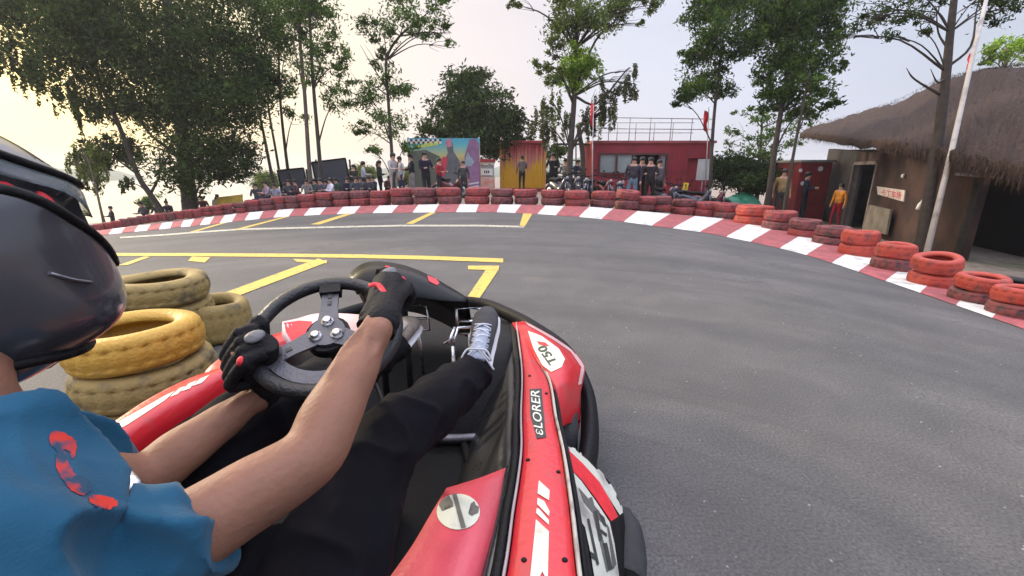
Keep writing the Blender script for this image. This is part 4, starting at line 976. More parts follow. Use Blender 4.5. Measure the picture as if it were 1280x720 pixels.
# flagpoles
def flagpole(label, pts, t, r, flag_px, fw, fh, m=M['white']):
    b = At(*pts[0], t); z0 = T(b.x, b.y); root = empty('flagpole', (b.x, b.y, z0)); tag(root, label, 'flagpole')
    mb = MB(); mb.tube([Vector((b.x, b.y, z0-.05))]+[At(x, y, t) for x, y in pts[1:]], [r]+[r*(1-.45*(i+1)/len(pts[1:])) for i in range(len(pts)-1)], seg=12); mb.build('pole', m, root)
    p = At(*flag_px, t); fm = MB(); rows = []
    for i in range(9):
        rows.append([p+Vector((fw*j/6*(.35+.1*math.sin(i)), .05*math.sin(j*1.3+i*.6), -fh*i/8-.06*j/6*fh*3)) for j in range(7)])
    fm.grid(rows, thick=.004, dirn=(0, 1, 0)); fm.build('flag', mat('red_flag_cloth', (.60, .02, .03), .8, var=.15, vscale=9), root)
pm = mat('pale_painted_pole', (.50, .47, .44), .6, col2=(.30, .27, .25), vscale=4, c2amt=.6)
flagpole('tall whitish flagpole with small red flag before the hut', [(1159,314),(1188,195),(1215,75),(1240,-30)], depth(G(1159,314))*.84, .055, (1214,66), .16, .28, pm)
flagpole('thin pole with red flag beside the forked tree', [(741,240),(741,180),(742,122)], 15.6, .02, (739,127), .32, .75, steel)
flagpole('thin pole with red flag above the right end of the red cabin', [(884,232),(884,190),(886,134)], 17.3, .025, (881,137), .5, .75, steel)
p = G(980, 268); mb = MB(); mb.tube([p, At(984, 238, depth(p))], .022, seg=8); simple('stake', 'short white stake behind the tyres at the slender tree', 'stake', mb, M['white'])
# distant pale building + yellow barrier
p0 = At(129, 262, 150); p1 = At(150, 262, 150); zt = At(140, 243, 150).z; root = empty('distant_building', (p0.x, p0.y, -6)); tag(root, 'far pale grey apartment block faint on the left horizon', 'building')
mb = MB(); mb.box(((p0.x+p1.x)/2, p0.y+4, (zt-8)/2), (p1.x-p0.x, 8, zt+8)); mb.build('wall', mat('pale_concrete', (.36, .37, .38), .9), root)
wn = MB()
for i in range(5):
    for j in range(4): wn.box((p0.x+.8+i*(p1.x-p0.x-1.6)/4, p0.y-.02, zt-1.0-j*1.3), (.6, .05, .7))
wn.build('windows', mat('grey_window', (.15, .17, .19), .3), root)
mb = MB(); a, b = At(268, 256, 19), At(303, 247, 19); rows = []
root = empty('barrier_banner', ((a.x+b.x)/2, a.y, T(a.x, a.y))); tag(root, 'low bright yellow barrier cloth right of the big dark trunk', 'barrier')
mb.prism([At(268,258,19), At(303,255,19), At(303,243,19), At(268,247,19)], (0, .03, 0)); mb.build('cloth', mat('yellow_cloth', (.75, .55, .10), .7, var=.2, vscale=3), root)
for px in (269, 302):
    q = At(px, 250, 19); m = MB(); m.tube([(q.x, q.y+.06, T(q.x, q.y)-.1), (q.x, q.y+.06, q.z+.25)], .025, seg=6); m.build('post', steel, root)
# ================================================================== scooters
def make_bike(col, name='motorbike'):
    root = empty(name, (0, 0, 0))
    fork = Vector((0, -.62, .28)); 
    for y in (-.62, .62):
        mb = MB(); prof = [(.20, -.045), (.26, -.05), (.29, -.03), (.30, 0), (.29, .03), (.26, .05), (.20, .045)]
        mb.lathe(prof, (0, y, .30), rot=ry(PI/2), seg=22, closed=True); wheel = mb.build('wheel', M['rubber'], root)
        m = MB(); m.lathe([(.05, -.03), (.20, -.012), (.205, .012), (.05, .03)], (0, y, .30), rot=ry(PI/2), seg=18, closed=True); m.build('rim', M['chrome'], wheel)
    mb = MB(); mb.tube([(0, .62, .55), (0, .40, .62), (0, .05, .50), (0, -.22, .42), (0, -.42, .62), (0, -.50, .85)], [(.09, .08), (.14, .13), (.16, .16), (.15, .14), (.15, .12), (.11, .09)], seg=12, sub=4, up=(0, 0, 1)); mb.build('body', col, root)
    mb = MB(); mb.tube([(0, .62, .76), (0, .35, .80), (0, .02, .74)], [(.09, .05), (.15, .06), (.12, .05)], seg=12, sub=4, up=(0, 0, 1)); mb.build('seat', M['black'], root)
    mb = MB(); mb.tube([(0, -.48, .85), (0, -.60, .55), (0, -.62, .30)], .035, seg=8); mb.tube([(-.07, -.62, .30), (.07, -.62, .30)], .025, seg=8); mb.tube([(-.07, -.62, .3), (-.07, -.53, .7)], .02, seg=6); mb.tube([(.07, -.62, .3), (.07, -.53, .7)], .02, seg=6); mb.build('fork', M['alloy'], root)
    mb = MB(); mb.tube([(-.34, -.36, 1.02), (-.2, -.43, 1.0), (0, -.46, .96), (.2, -.43, 1.0), (.34, -.36, 1.02)], .02, seg=8, sub=3); hb_ = mb.build('handlebar', M['black'], root)
    for s in (-1, 1):
        m = MB(); m.tube([(s*.22, -.42, 1.0), (s*.26, -.44, 1.16)], .008, seg=5); m.ball((s*.27, -.45, 1.2), (.045, .012, .03)); m.build('mirror', M['black'], hb_)
    mb = MB(); mb.ball((0, -.55, .86), (.062, .05, .055)); mb.build('headlight', mat('headlight_glass', (.35, .35, .36), .12) if 'headlight_glass' not in bpy.data.materials else bpy.data.materials['headlight_glass'], root)
    mb = MB(); mb.tube([(0, -.80, .52), (0, -.66, .64), (0, -.46, .62)], [(.05, .01), (.06, .012), (.055, .01)], seg=8, sub=3, up=(0, 0, 1)); mb.build('front_mudguard', col, root)
    return root
bm1 = make_bike(mat('navy_bike_paint', (.02, .022, .04), .3, var=.3, coat=.5)); bm2 = make_bike(mat('maroon_bike_paint', (.10, .012, .02), .3, var=.3, coat=.5))
def copy_tree(o, parent=None):
    c = o.copy(); COL.objects.link(c); c.parent = parent
    for ch in list(o.children): copy_tree(ch, c)
    return c
bl = [(697,16.9,'dark navy motorbike parked in front of the dark-clad man',bm1,.5),(716,17.2,'dark motorbike under the forked trunk, facing the track',bm1,.15),(735,16.8,'dark motorbike with pale headlight left of the red cabin corner',bm1,-.4),(754,17.0,'maroon motorbike under the left part of the serving window',bm2,.2),(772,16.6,'navy motorbike with round lamp just left of the jeans-clad leaner',bm1,-.2),(829,16.4,'dark navy motorbike right of the standing group',bm1,.5),(843,16.8,'maroon motorbike between the group and the yellow plate',bm2,-.6),(707,17.8,'maroon motorbike half hidden behind the navy ones near the shed',bm2,.9),(727,17.9,'navy motorbike in the second row under the forked tree',bm1,-.9),(763,17.6,'navy motorbike close to the cabin wall under the window',bm1,.8),(851,17.4,'navy motorbike close to the cabin wall by the yellow plate',bm1,-.3),(430,19.4,'navy motorbike parked behind the seated spectators',bm1,1.4),(375,19.6,'maroon motorbike parked behind the small screen',bm2,1.5),(868,16.2,'navy motorbike beneath the white board',bm1,1.2),(886,16.6,'maroon motorbike at the foot of the hedge',bm2,1.0),(562,18.5,'maroon motorbike parked before the left of the printed banner',bm2,1.2)]
fu = set()
for px, t, lab, proto, rz_ in bl:
    c = At(px, 240, t); o = proto if proto.name not in fu else copy_tree(proto); fu.add(proto.name)
    o.location = (c.x, c.y, T(c.x, c.y)); o.rotation_euler = (0, .06, rz_); tag(o, lab, 'motorbike', 'motorbikes parked behind the tyre wall')
# ================================================================== people
skin_m = mat('skin', (.42, .235, .165), .55, var=.12, vscale=12)
hair_m = mat('black_hair', (.012, .010, .010), .6)
CL = {}
def cloth(c):
    k = tuple(round(x, 3) for x in c)
    if k not in CL: CL[k] = mat('clothing_fabric', c, .85, var=.35, vscale=5, bump=.4, bscale=20, spec=.15)
    return CL[k]
def person(label, px, t, ztop_px=None, height=1.7, pose='stand', rot=0.0, top=(.1, .1, .1), legs=(.03, .03, .04), group=None, loc=None, raise_=0.0, armpose=0, short=False, hairlen=0):
    if loc is None: c = At(px, 240, t); loc = Vector((c.x, c.y, T(c.x, c.y)))
    loc = loc+Vector((0, 0, raise_))
    s = height/1.7; J = {}
    if pose == 'stand':
        hip = .90; J = dict(pel=(0, 0, .93), spine=(0, -.01, 1.12), chest=(0, 0, 1.30), neck=(0, .0, 1.45), head=(0, .02, 1.56), crown=(0, .02, 1.64))
        for sd_, sg in (('L', -1), ('R', 1)):
            ln = .07*sg*(1 if armpose == 2 else .5)
            J['hip'+sd_] = (.09*sg, 0, .88); J['knee'+sd_] = (.11*sg, .02+ln, .48); J['ank'+sd_] = (.12*sg, -.02+ln*1.4, .09); J['toe'+sd_] = (.13*sg, .13+ln*1.4, .035)
    elif pose == 'sit':
        J = dict(pel=(0, 0, .45), spine=(0, .02, .64), chest=(0, .05, .82), neck=(0, .07, .97), head=(0, .11, 1.08), crown=(0, .11, 1.16))
        for sd_, sg in (('L', -1), ('R', 1)):
            J['hip'+sd_] = (.09*sg, .03, .43); J['knee'+sd_] = (.13*sg, .42, .47); J['ank'+sd_] = (.13*sg, .44, .09); J['toe'+sd_] = (.14*sg, .58, .035)
    for sd_, sg in (('L', -1), ('R', 1)):
        if armpose in (0, 1) and pose == 'stand' and random.random() < .35: armpose = 1-armpose
        c = Vector(J['chest']); J['sh'+sd_] = tuple(c+Vector((.18*sg, 0, .08)))
        sh = Vector(J['sh'+sd_])
        if pose == 'sit' or armpose == 1: J['el'+sd_] = tuple(sh+Vector((.06*sg, .08, -.25))); J['wr'+sd_] = tuple(sh+Vector((-.02*sg, .28, -.24))); J['ha'+sd_] = tuple(sh+Vector((-.05*sg, .36, -.22)))
        elif armpose == 3: J['el'+sd_] = tuple(sh+Vector((.08*sg, .08, -.24))); J['wr'+sd_] = tuple(sh+Vector((-.02*sg, .25, -.05))); J['ha'+sd_] = tuple(sh+Vector((-.04*sg, .30, .03)))
        else: J['el'+sd_] = tuple(sh+Vector((.07*sg, -.03, -.28))); J['wr'+sd_] = tuple(sh+Vector((.08*sg, .04, -.52))); J['ha'+sd_] = tuple(sh+Vector((.08*sg, .07, -.62)))
    Rd = dict(pel=(.155, .12), spine=(.14, .105), chest=(.165, .115), neck=(.055, .055), head=(.078, .095), crown=(.065, .075))
    for sd_ in 'LR':
        Rd.update({'hip'+sd_: (.09, .09), 'knee'+sd_: (.058, .058), 'ank'+sd_: (.042, .042), 'toe'+sd_: (.04, .035), 'sh'+sd_: (.062, .062), 'el'+sd_: (.044, .044), 'wr'+sd_: (.03, .03), 'ha'+sd_: (.036, .022)})
    E = [('pel', 'spine'), ('spine', 'chest'), ('chest', 'neck'), ('neck', 'head'), ('head', 'crown')]
    for q in 'LR': E += [('pel', 'hip'+q), ('hip'+q, 'knee'+q), ('knee'+q, 'ank'+q), ('ank'+q, 'toe'+q), ('chest', 'sh'+q), ('sh'+q, 'el'+q), ('el'+q, 'wr'+q), ('wr'+q, 'ha'+q)]
    names = list(J); me = bpy.data.meshes.new('person'); me.from_pydata([J[n] for n in names], [(names.index(a), names.index(b)) for a, b in E], [])
    o = bpy.data.objects.new('person', me); COL.objects.link(o)
    sk = o.modifiers.new('k', 'SKIN'); sk.use_smooth_shade = True
    for i, n in enumerate(names):
        dd = me.skin_vertices[0].data[i]; dd.radius = Rd[n]; dd.use_root = (n == 'pel')
    sb = o.modifiers.new('s', 'SUBSURF'); sb.levels = sb.render_levels = 1
    bake(o); me = o.data; me.materials.clear()
    for m in (skin_m, cloth(top), cloth(legs), M['black']): me.materials.append(m)
    seg = [(Vector(J[a]), Vector(J[b]), a, b) for a, b in E]
    for p in me.polygons:
        c = p.center; best = None; bd = 9
        for a, b, na, nb in seg:
            ab = b-a; u = max(0, min(1, (c-a).dot(ab)/ab.length_squared)); dd = (c-a-ab*u).length
            if dd < bd: bd = dd; best = (na, nb, u)
        na, nb, u = best; mi = 1
        if na in ('neck', 'head') or (na == 'chest' and nb == 'neck' and u > .75): mi = 0
        elif na[:2] == 'wr' or (na[:2] == 'el' and (short or u > .85)): mi = 0
        elif na[:3] == 'hip' or na[:4] == 'knee' or (na == 'pel' and (nb[:3] == 'hip' or u < .12)): mi = 2
        elif na[:3] == 'ank': mi = 3
        p.material_index = mi; p.use_smooth = True
    hd = Vector(J['crown']); hb_ = MB(); hb_.ball(hd+Vector((0, -.012, -.02)), (.092, .105, .085), seg=12)
    if hairlen: hb_.tube([hd+Vector((0, -.05, 0)), hd+Vector((0, -.09, -.16)), hd+Vector((0, -.07, -.30))], [(.08, .06), (.085, .05), (.05, .03)], seg=10)
    else: hb_.ball(hd+Vector((0, -.05, -.07)), (.078, .06, .07), seg=10)
    hb_.build('hair', hair_m, o, world=False)
    
    o.location = loc; o.rotation_euler = (random.uniform(-.07, .07), random.uniform(-.06, .06), rot); o.scale = (s*random.uniform(.95, 1.12), s*random.uniform(.95, 1.1), s); tag(o, label, 'person', group); return o
def hfor(px, t, ytop):
    c = At(px, 240, t); return (At(px, ytop, t).z-T(c.x, c.y))
SP = 'spectators gathered behind the tyre wall'
def stand(label, px, t, ytop, **k):
    h = hfor(px, t, ytop)+.02; k.setdefault('height', max(1.5, min(1.88, h))); person(label, px, t, **k)
stand('person in grey jacket and black trousers standing before the yellow shed', 652, 22.6, 195, rot=.3, top=(.13, .105, .10), legs=(.02, .02, .025), armpose=0, group=SP)
stand('person in dark coat standing at the motorbikes beside the yellow shed', 692, 19.5, 190, rot=2.8, top=(.02, .025, .025), legs=(.02, .02, .03), armpose=1, group=SP)
stand('person in puffy black coat left of the pair before the banner', 516, 17.6, 193, rot=2.0, top=(.018, .016, .03), legs=(.22, .20, .20), armpose=1, group=SP)
stand('person in long navy coat right of the pair before the banner', 534, 17.3, 190, rot=-2.4, top=(.02, .016, .035), legs=(.025, .02, .03), armpose=1, group=SP)
stand('person in dark green clothes leaning at the right of the banner', 580, 17.6, 203, rot=2.9, top=(.05, .055, .05), legs=(.03, .035, .035), armpose=0, group=SP)
stand('person dressed all in pale grey before the airy tree trunk', 492, 17.2, 190, rot=-2.0, top=(.42, .39, .38), legs=(.36, .33, .31), armpose=1, group=SP)
stand('long-haired person in black standing left of the pale-clad one', 476, 17.9, 201, rot=-1.5, top=(.03, .03, .035), legs=(.02, .02, .025), armpose=1, hairlen=1, group=SP)
stand('person in white shirt standing right of the large dark board', 455, 18.6, 202, rot=-1.2, top=(.50, .48, .55), legs=(.05, .05, .07), armpose=1, group=SP)
stand('person in blue jeans and dark vest at the serving window', 789, 16.1, 197, rot=2.6, top=(.04, .035, .05), legs=(.13, .19, .25), armpose=1, group=SP)
stand('person in maroon top leaning forward at the cabin window', 800, 16.6, 193, rot=3.3, top=(.06, .02, .03), legs=(.03, .025, .03), armpose=3, group=SP)
stand('person in black with pale face between two others at the window', 812, 16.2, 195, rot=2.9, top=(.025, .02, .025), legs=(.025, .02, .02), armpose=1, group=SP)
stand('person in grey jacket at the right of the window group', 824, 16.9, 194, rot=3.6, top=(.10, .09, .10), legs=(.02, .02, .02), armpose=0, group=SP)
stand('person in white t-shirt standing just right of the pale-clad onlooker', 504, 18.2, 196, rot=2.2, top=(.45, .44, .46), legs=(.05, .06, .10), armpose=0, group=SP)
stand('person in red hooded top standing before the middle of the banner', 549, 18.0, 198, rot=-2.0, top=(.30, .03, .04), legs=(.03, .03, .04), armpose=1, group=SP)
stand('person in grey hoodie at the motorbikes right of the dark-clad man', 706, 18.4, 199, rot=2.4, top=(.14, .14, .15), legs=(.03, .03, .05), armpose=0, group=SP)
stand('person in navy top half hidden by the forked trunk', 722, 18.8, 200, rot=-2.7, top=(.03, .04, .08), legs=(.04, .04, .05), armpose=1, hairlen=1, group=SP)
stand('person in black top standing at the foot of the large dark board', 443, 18.3, 206, rot=2.7, top=(.03, .03, .03), legs=(.06, .05, .05), armpose=1, hairlen=1, group=SP)
c = G(1008, 277); stand('tall person in dark blue clothes standing by the red shed', 1007, depth(c), 208, rot=-2.2, top=(.022, .03, .05), legs=(.015, .018, .025), armpose=1, group=SP)
stand('person in orange top and red trousers at the hut doorway', 1050, depth(hit(1050, 270, .55)), 228, rot=1.9, top=(.62, .24, .03), legs=(.28, .02, .03), armpose=1, height=1.5, group=SP)
stand('person in khaki top standing behind the slender tree', 977, 15.6, 208, rot=2.8, top=(.26, .18, .08), legs=(.04, .04, .04), armpose=1, group=SP)
stand('lone dark figure standing at the far left beyond the tyres', 131, 22, 250, height=1.62, rot=2.5, top=(.02, .02, .03), legs=(.02, .02, .025), armpose=1)
seatm = mat('red_stool_plastic', (.35, .04, .04), .5)
def sitter(label, px, t, ytop, **k):
    c = At(px, 240, t); g = T(c.x, c.y); top = At(px, ytop, t).z; z = max(0, top-(g+1.2)); z = min(z, .45)
    h = 1.7*min(1.1, max(.85, (top-g-z)/1.2))
    person(label, px, t, pose='sit', height=h, raise_=0, **k)
    m = MB(); s = h/1.7; m.lathe([(0, .33*s), (.15, .33*s), (.17, .29*s), (.20, 0), (.18, 0), (.15, .27*s), (0, .3*s)], (c.x, c.y, g), seg=14)
    o = m.build('stool', seatm); tag(o, 'red stool under the one '+label.split(' seated ')[1], 'stool', 'plastic stools of the seated spectators')
cols = [((.30,.22,.26),'mauve top'),((.05,.05,.06),'black top'),((.35,.33,.38),'lilac shirt'),((.12,.05,.05),'dark red top'),((.20,.18,.17),'taupe jacket'),((.04,.07,.05),'dark green top'),((.45,.42,.45),'pale shirt'),((.03,.03,.05),'navy coat'),((.07,.07,.09),'charcoal top'),((.55,.55,.62),'white shirt')]
SG = 'spectators sitting behind the tyre wall'
sl_ = [(322,17.5,238,1),(334,17.2,232,0),(345,18,233,2),(362,17.2,234,1),(372,17.6,230,3),(384,17,230,4),(396,17.6,228,5),(403,16.6,226,8),(414,16.2,232,9),(433,17.4,228,7),(445,16.9,231,8),(461,16.9,231,1)]
sl_ += [(328,18.6,233,3),(356,18.8,229,7),(367,18.5,227,1),(389,18.4,226,3),(409,18.6,227,7),(424,18.3,229,5),(439,18.7,227,1),(452,18.2,229,4),(468,17.6,232,7),(484,18.4,233,3)]
seen = ['nearest the big trunk','second from the big trunk','third from the big trunk','left below the small screen','right below the small screen','between the two dark boards','just left of the large board','in front of the large board','right before the large board, close to the tyres','at the right edge of the large board','right of the large board','below the white-shirted onlooker','in the back row by the big trunk','in the back row under the small screen','in the back row before the small screen','in the back row between boards','in the back row left of the large board','in the back row before the large board','in the back row at the right part of the board','in the back row right of the large board','at the feet of the long-haired onlooker','at the feet of the pale-clad onlooker']
for i, (px, t, y, ci) in enumerate(sl_):
    sitter(f'person in {cols[ci][1]} seated {seen[i]}', px, t, y, rot=random.uniform(2.2, 4.0), top=cols[ci][0], legs=(.03, .03, .05), hairlen=i % 2, group=SG)
for i, (px, ci) in enumerate([(176,8),(193,1),(207,7),(252,3),(268,9)]):
    sitter(f"person in {cols[ci][1]} seated {['under the leaning tree','left of the leaning trunk base','right of the leaning trunk base','just right of the big dark trunk','beside the yellow barrier cloth'][i]}", px, 19.0, 252, rot=2.8+i*.3, top=cols[ci][0], legs=(.03, .03, .05), group=SG)
# ================================================================== go-kart
KX = -.47
kart = empty('go_kart', (KX, .9, T(KX, .9))); tag(kart, 'red and black rental go-kart with cream stickers driven by the helmeted person', 'go-kart')
def grid_px(rows, sub=5):
    """rows of (px,py,z) traced along the bodywork at its own height"""
    out = []
    for r in rows:
        P = [Zp(*p) for p in r]; q, _ = catmull(P, [(0, 0)]*len(P), sub) if sub > 1 else (P, 0); out.append(q)
    return out
def cross_smooth(rows, n=4):
    cols = list(zip(*rows)); res = []
    cc = [catmull(list(c), [(0, 0)]*len(c), n)[0] for c in cols]
    return [list(r) for r in zip(*cc)]
# floor tray, chassis tubes
mb = MB(); mb.prism([(KX-.46, .0, .075), (KX+.46, .0, .075), (KX+.50, 1.2, .075), (KX+.44, 1.85, .075), (KX-.44, 1.85, .075), (KX-.50, 1.2, .075)], (0, 0, .012)); mb.build('floor_tray', M['black'], kart)
mb = MB()
for s in (-1, 1):
    mb.tube([(KX+s*.30, .0, .12), (KX+s*.33, .5, .1), (KX+s*.36, 1.1, .1), (KX+s*.26, 1.6, .1), (KX+s*.24, 1.95, .12)], .017, seg=10, sub=4)
    mb.tube([(KX+s*.34, .4, .1), (KX+s*.52, .45, .14), (KX+s*.53, 1.0, .14), (KX+s*.36, 1.1, .1)], .014, seg=8, sub=4)
mb.tube([(KX-.26, 1.6, .1), (KX+.26, 1.6, .1)], .017); mb.tube([(KX-.34, .9, .1), (KX+.34, .9, .1)], .017); mb.build('chassis', M['black'], kart)
# seat
rows = []
for i in range(11):
    u = i/10; y = .50-.42*u if u < .5 else .29-.22*(u-.5)*2; z = .13 if u < .45 else .13+(u-.45)*.85
    rows.append([Vector((KX+.20*math.sin(a)*1.0, y, z+.16*(1-math.cos(a))*1.1)) for a in [(-1.25+2.5*j/12) for j in range(13)]])
mb = MB(); mb.grid(rows, thick=.012); mb.build('seat', M['black'], kart)
# --- right side pod: long red top band, grooves and black inner wall
LE = [(647,404,.40),(653,446,.42),(655,475,.425),(654,518,.43),(655,560,.43),(651,600,.43),(645,640,.43),(639,690,.43),(630,745,.43)]
RE = [(655,408,.40),(668,446,.42),(684,475,.425),(691,518,.43),(700,560,.43),(706,600,.43),(711,640,.43),(716,690,.43),(722,745,.43)]
L0 = grid_px([LE])[0]; R0 = grid_px([RE])[0]
def sub_rows(A, B, ws, zs): return [[a.lerp(b, w)+Vector((0, 0, z)) for a, b in zip(A, B)] for w, z in zip(ws, zs)]
inner = [p+Vector((-.012, 0, -.16)) for p in L0]; outer = [p+Vector((.02, 0, -.17)) for p in R0]
mb = MB(); mb.grid([inner, [p+Vector((-.004, 0, -.02)) for p in L0], L0]+sub_rows(L0, R0, (.12, .5, .88), (.006, .008, .006))+[R0, [p+Vector((.006, 0, -.02)) for p in R0], outer], thick=.006)
band = mb.build('side_pod', M['red'], kart)
def side_strip(name, A, dx0, dx1, z0, z1, m):
    mb = MB(); mb.grid([[p+Vector((dx0, 0, z0)) for p in A], [p+Vector(((dx0+dx1)/2, 0, max(z0, z1)+.004)) for p in A], [p+Vector((dx1, 0, z1)) for p in A]], thick=.02); return mb.build(name, m, kart)
side_strip('inner_groove', L0, -.034, -.008, -.008, -.012, M['black'])
side_strip('inner_trim', L0, -.010, -.004, .004, .006, mat('pale_plastic_edge', (.33, .28, .28), .5))
side_strip('outer_trim', R0, .004, .016, .004, -.02, mat('scuffed_cream_edge', (.42, .40, .34), .6, col2=(.2, .15, .14), vscale=20, c2amt=.6))
side_strip('outer_groove', R0, .018, .034, -.03, -.05, M['black'])
bv = bvh_of([band])
for px_, py_ in ((662,470),(683,492),(660,575),(698,590),(655,700),(706,700)):
    r_ = ray(px_, py_).normalized(); h_, n_b, _, _ = bv.ray_cast(CAM, r_)
    if h_ is None: continue
    if n_b.dot(r_) > 0: n_b = -n_b
    mb = MB(); mb.lathe([(0, .003), (.004, .0028), (.006, 0), (0, 0)], h_, rot=frame(n_b), seg=10); mb.build('bolt', M['black'], band)
# stripes and lettering on the band
for k, pl in enumerate(([(673.7,601.2),(687,613.7),(686.2,626.2),(672,617.5)], [(672,623),(680,627),(687,640),(686,646),(671.5,631)], [(671,636),(674,637),(686,651),(686,657),(670,642)], [(670,650),(686,665),(684,760),(660,760),(663,720),(667,680)])):
    decal('white_stripe', poly2d(pl), ident, bv, M['cream'], band, off=.002, cuts=2)
txt = '\u03b5LORER'
decal('lettering_backing', poly2d([(662,487),(677,486),(679.5,516),(681.5,538),(683,547),(671,549),(669,541),(663,520)]), ident, bv, M['decalblack'], band, off=.0018)
decal('lettering', text2d(txt, shear=.25, bold=.01), affine((679,545), (674,489), (668,545.5)), bv, M['cream'], band, off=.0032, cuts=0)
# black tube and inner red cover with badge
tb = [Zp(641,588,.36), Zp(634,622,.36), Zp(627,660,.36), Zp(617,705,.36), Zp(604,765,.36)]
mb = MB(); mb.tube([tb[0]+Vector((.02, .10, -.12))]+tb, [.012]+[.019]*5, seg=14, sub=5); mb.build('side_rail', mat('glossy_black_tube', (.03, .035, .04), .25, bump=.2, bscale=30, coat=.5), kart)
cv = [[(636,583,.36),(628,630,.365),(614,675,.37),(597,730,.37),(580,780,.37)], [(600,597,.365),(592,635,.38),(577,680,.39),(560,730,.39),(545,780,.39)], [(558,610,.34),(538,643,.345),(515,682,.35),(484,726,.35),(450,780,.35)]]
cr3 = grid_px(cv, 4); rows = cross_smooth(cr3, 4); lastr = [p+Vector((-.03, 0, -.18)) for p in rows[-1]]; firstr = [p+Vector((.012, 0, -.14)) for p in rows[0]]
rows = [firstr]+rows+[lastr]; front = None
rows = [[r[0]+Vector((0, .012, -.15))]+r for r in rows]
mb = MB(); mb.grid(rows, thick=.006); cover = mb.build('side_cover', M['pink'], kart); cb = bvh_of([cover])
N_ = 26; decal('round_badge', poly2d([(573+27*math.cos(2*PI*i/N_), 640.5+22.5*math.sin(2*PI*i/N_)) for i in range(N_)]), ident, cb, M['cream'], cover, off=.002)
bd = mat('badge_dark_print', (.13, .12, .10), .6)
for pl in ([(566,619),(571,618),(583,661),(577,662)], [(549,632),(553,626),(562,621),(567,630),(567,634),(560,630),(553,640)], [(589,631),(593,628),(595,633),(599,635),(598,642),(590,646),(586,643),(591,638)]):
    decal('badge_mark', poly2d(pl), ident, cb, bd, cover, off=.0035)
# --- outer side panel: cream/red sweep falling outward
O0 = [(707,556,.37),(712,587,.38),(716,615,.385),(722,650,.385),(729,690,.385),(738,750,.385)]
O1 = [(722,563,.33),(736,592,.32),(745,622,.31),(755,650,.30),(762,690,.29),(768,750,.28)]
O2 = [(735,574,.29),(760,600,.26),(773,624,.23),(780,646,.20),(783,690,.17),(786,750,.15)]
op = grid_px([O0, O1, O2], 5); rows = cross_smooth(op, 4); rows = rows+[[p+Vector((-.03, 0, -.07)) for p in rows[-1]]]
mb = MB(); mb.grid(rows, thick=.006); panel = mb.build('side_panel', M['black'], kart); pb_ = bvh_of([panel])
creamy = mat('grubby_cream_vinyl', (.50, .50, .42), .5, col2=(.22, .20, .18), vscale=9, c2amt=.6, bump=.2)
decal('cream_sweep', poly2d([(709,556.5),(722,563),(736,574),(760,600),(773,623),(779,640),(774,644),(760,622),(748,602),(728,580),(712,565)]), ident, pb_, creamy, panel, off=.002)
decal('red_sweep', poly2d([(710,561),(712,565),(728,580),(748,602),(760,622),(772,646),(763,652),(755,640),(745,625),(726,600),(712,586),(710,575)]), ident, pb_, M['decalred'], panel, off=.0022)
decal('cream_panel', poly2d([(713,588),(726,602),(744,627),(761,653),(767,680),(774,730),(776,750),(736,750),(728,700),(720,662),(714,620)]), ident, pb_, creamy, panel, off=.0024)
for pl in ([(741,640),(745,639),(751,676),(747,677)], [(746,640),(754,648),(757,660),(752,656)], [(749,662),(757,668),(757,672),(750,667)], [(752,680),(757,679),(764,712),(759,714)], [(732,650),(735,649),(747,706),(744,708)], [(736,690),(742,694),(744,702),(737,698)]):
    decal('worn_lettering', poly2d(pl), ident, pb_, M['decalblack'], panel, off=.0042, cuts=1)
for pl in ([(735,623),(739,622),(762,712),(757,716)], [(722,610),(729,618),(748,640),(752,655),(742,645),(728,628)], [(757,655),(760,660),(769,705),(765,712)]):
    decal('panel_scuff', poly2d(pl), ident, pb_, mat('dark_scuff', (.10, .095, .085), .6) if 'dark_scuff' not in bpy.data.materials else bpy.data.materials['dark_scuff'], panel, off=.0034)
mb = MB(); q = [Zp(776,640,.17), Zp(783,665,.15), Zp(785,695,.14), Zp(782,730,.14)]; mb.tube(q, [.03, .045, .05, .05], seg=14, sub=4); mb.build('rubber_bumper_end', M['rubber'], kart)
# --- nose: red bulb at the right front with cream sticker, and its mirror at the left
def nose_half(mirror):
    def X(p): return Vector((2*KX-p.x, p.y, p.z)) if mirror else p
    ctr = [(640,403,.40),(656,424,.42),(670,447,.43),(685,468,.43),(697,487,.41)]
    mid = [(650,402,.41),(676,417,.43),(697,436,.44),(708,457,.43),(711,480,.40)]
    out = [(655,400,.38),(690,420,.38),(716,438,.37),(731,458,.36),(726,480,.35)]
    g = grid_px([ctr, mid, out], 4); rows = cross_smooth(g, 5)
    rows = [[p+Vector((-.0, -.03, -.12)) for p in rows[0]]]+rows+[[p+Vector((-.01, -.01, -.06)) for p in rows[-1]], [p+Vector((-.06, -.06, -.16)) for p in rows[-1]]]
    rows = [[X(p) for p in r] for r in rows]; rows = [r+[r[-1]+Vector((0, -.03, -.14))] for r in rows]
    mb = MB(); mb.grid(rows, thick=.006); return mb.build('nose_fairing', M['red'], kart)
nose = nose_half(False); nose2 = nose_half(True); nb = bvh_of([nose])
decal('cream_sticker', poly2d([(660,414),(677,420.5),(698,436),(706,449),(702,459),(689,465.5),(678,457),(667,436)]), ident, nb, M['cream'], nose, off=.002)
decal('number_lettering', text2d('T50', shear=.1, bold=.03), affine((697,453), (681,431), (687,458)), nb, mat('dark_green_ink', (.03, .05, .03), .5), nose, off=.0035, cuts=0)
decal('red_small_print', poly2d([(671,427),(682,429),(687,434),(674,431.5)]), ident, nb, M['decalred'], nose, off=.0035)
decal('pale_edge', poly2d([(655,401),(690,420.5),(716,438),(731,458),(726,480),(722,481),(726,459),(713,440),(688,423),(660,407)]), ident, nb, mat('pale_pink_edge', (.55, .33, .32), .5), nose, off=.0018)
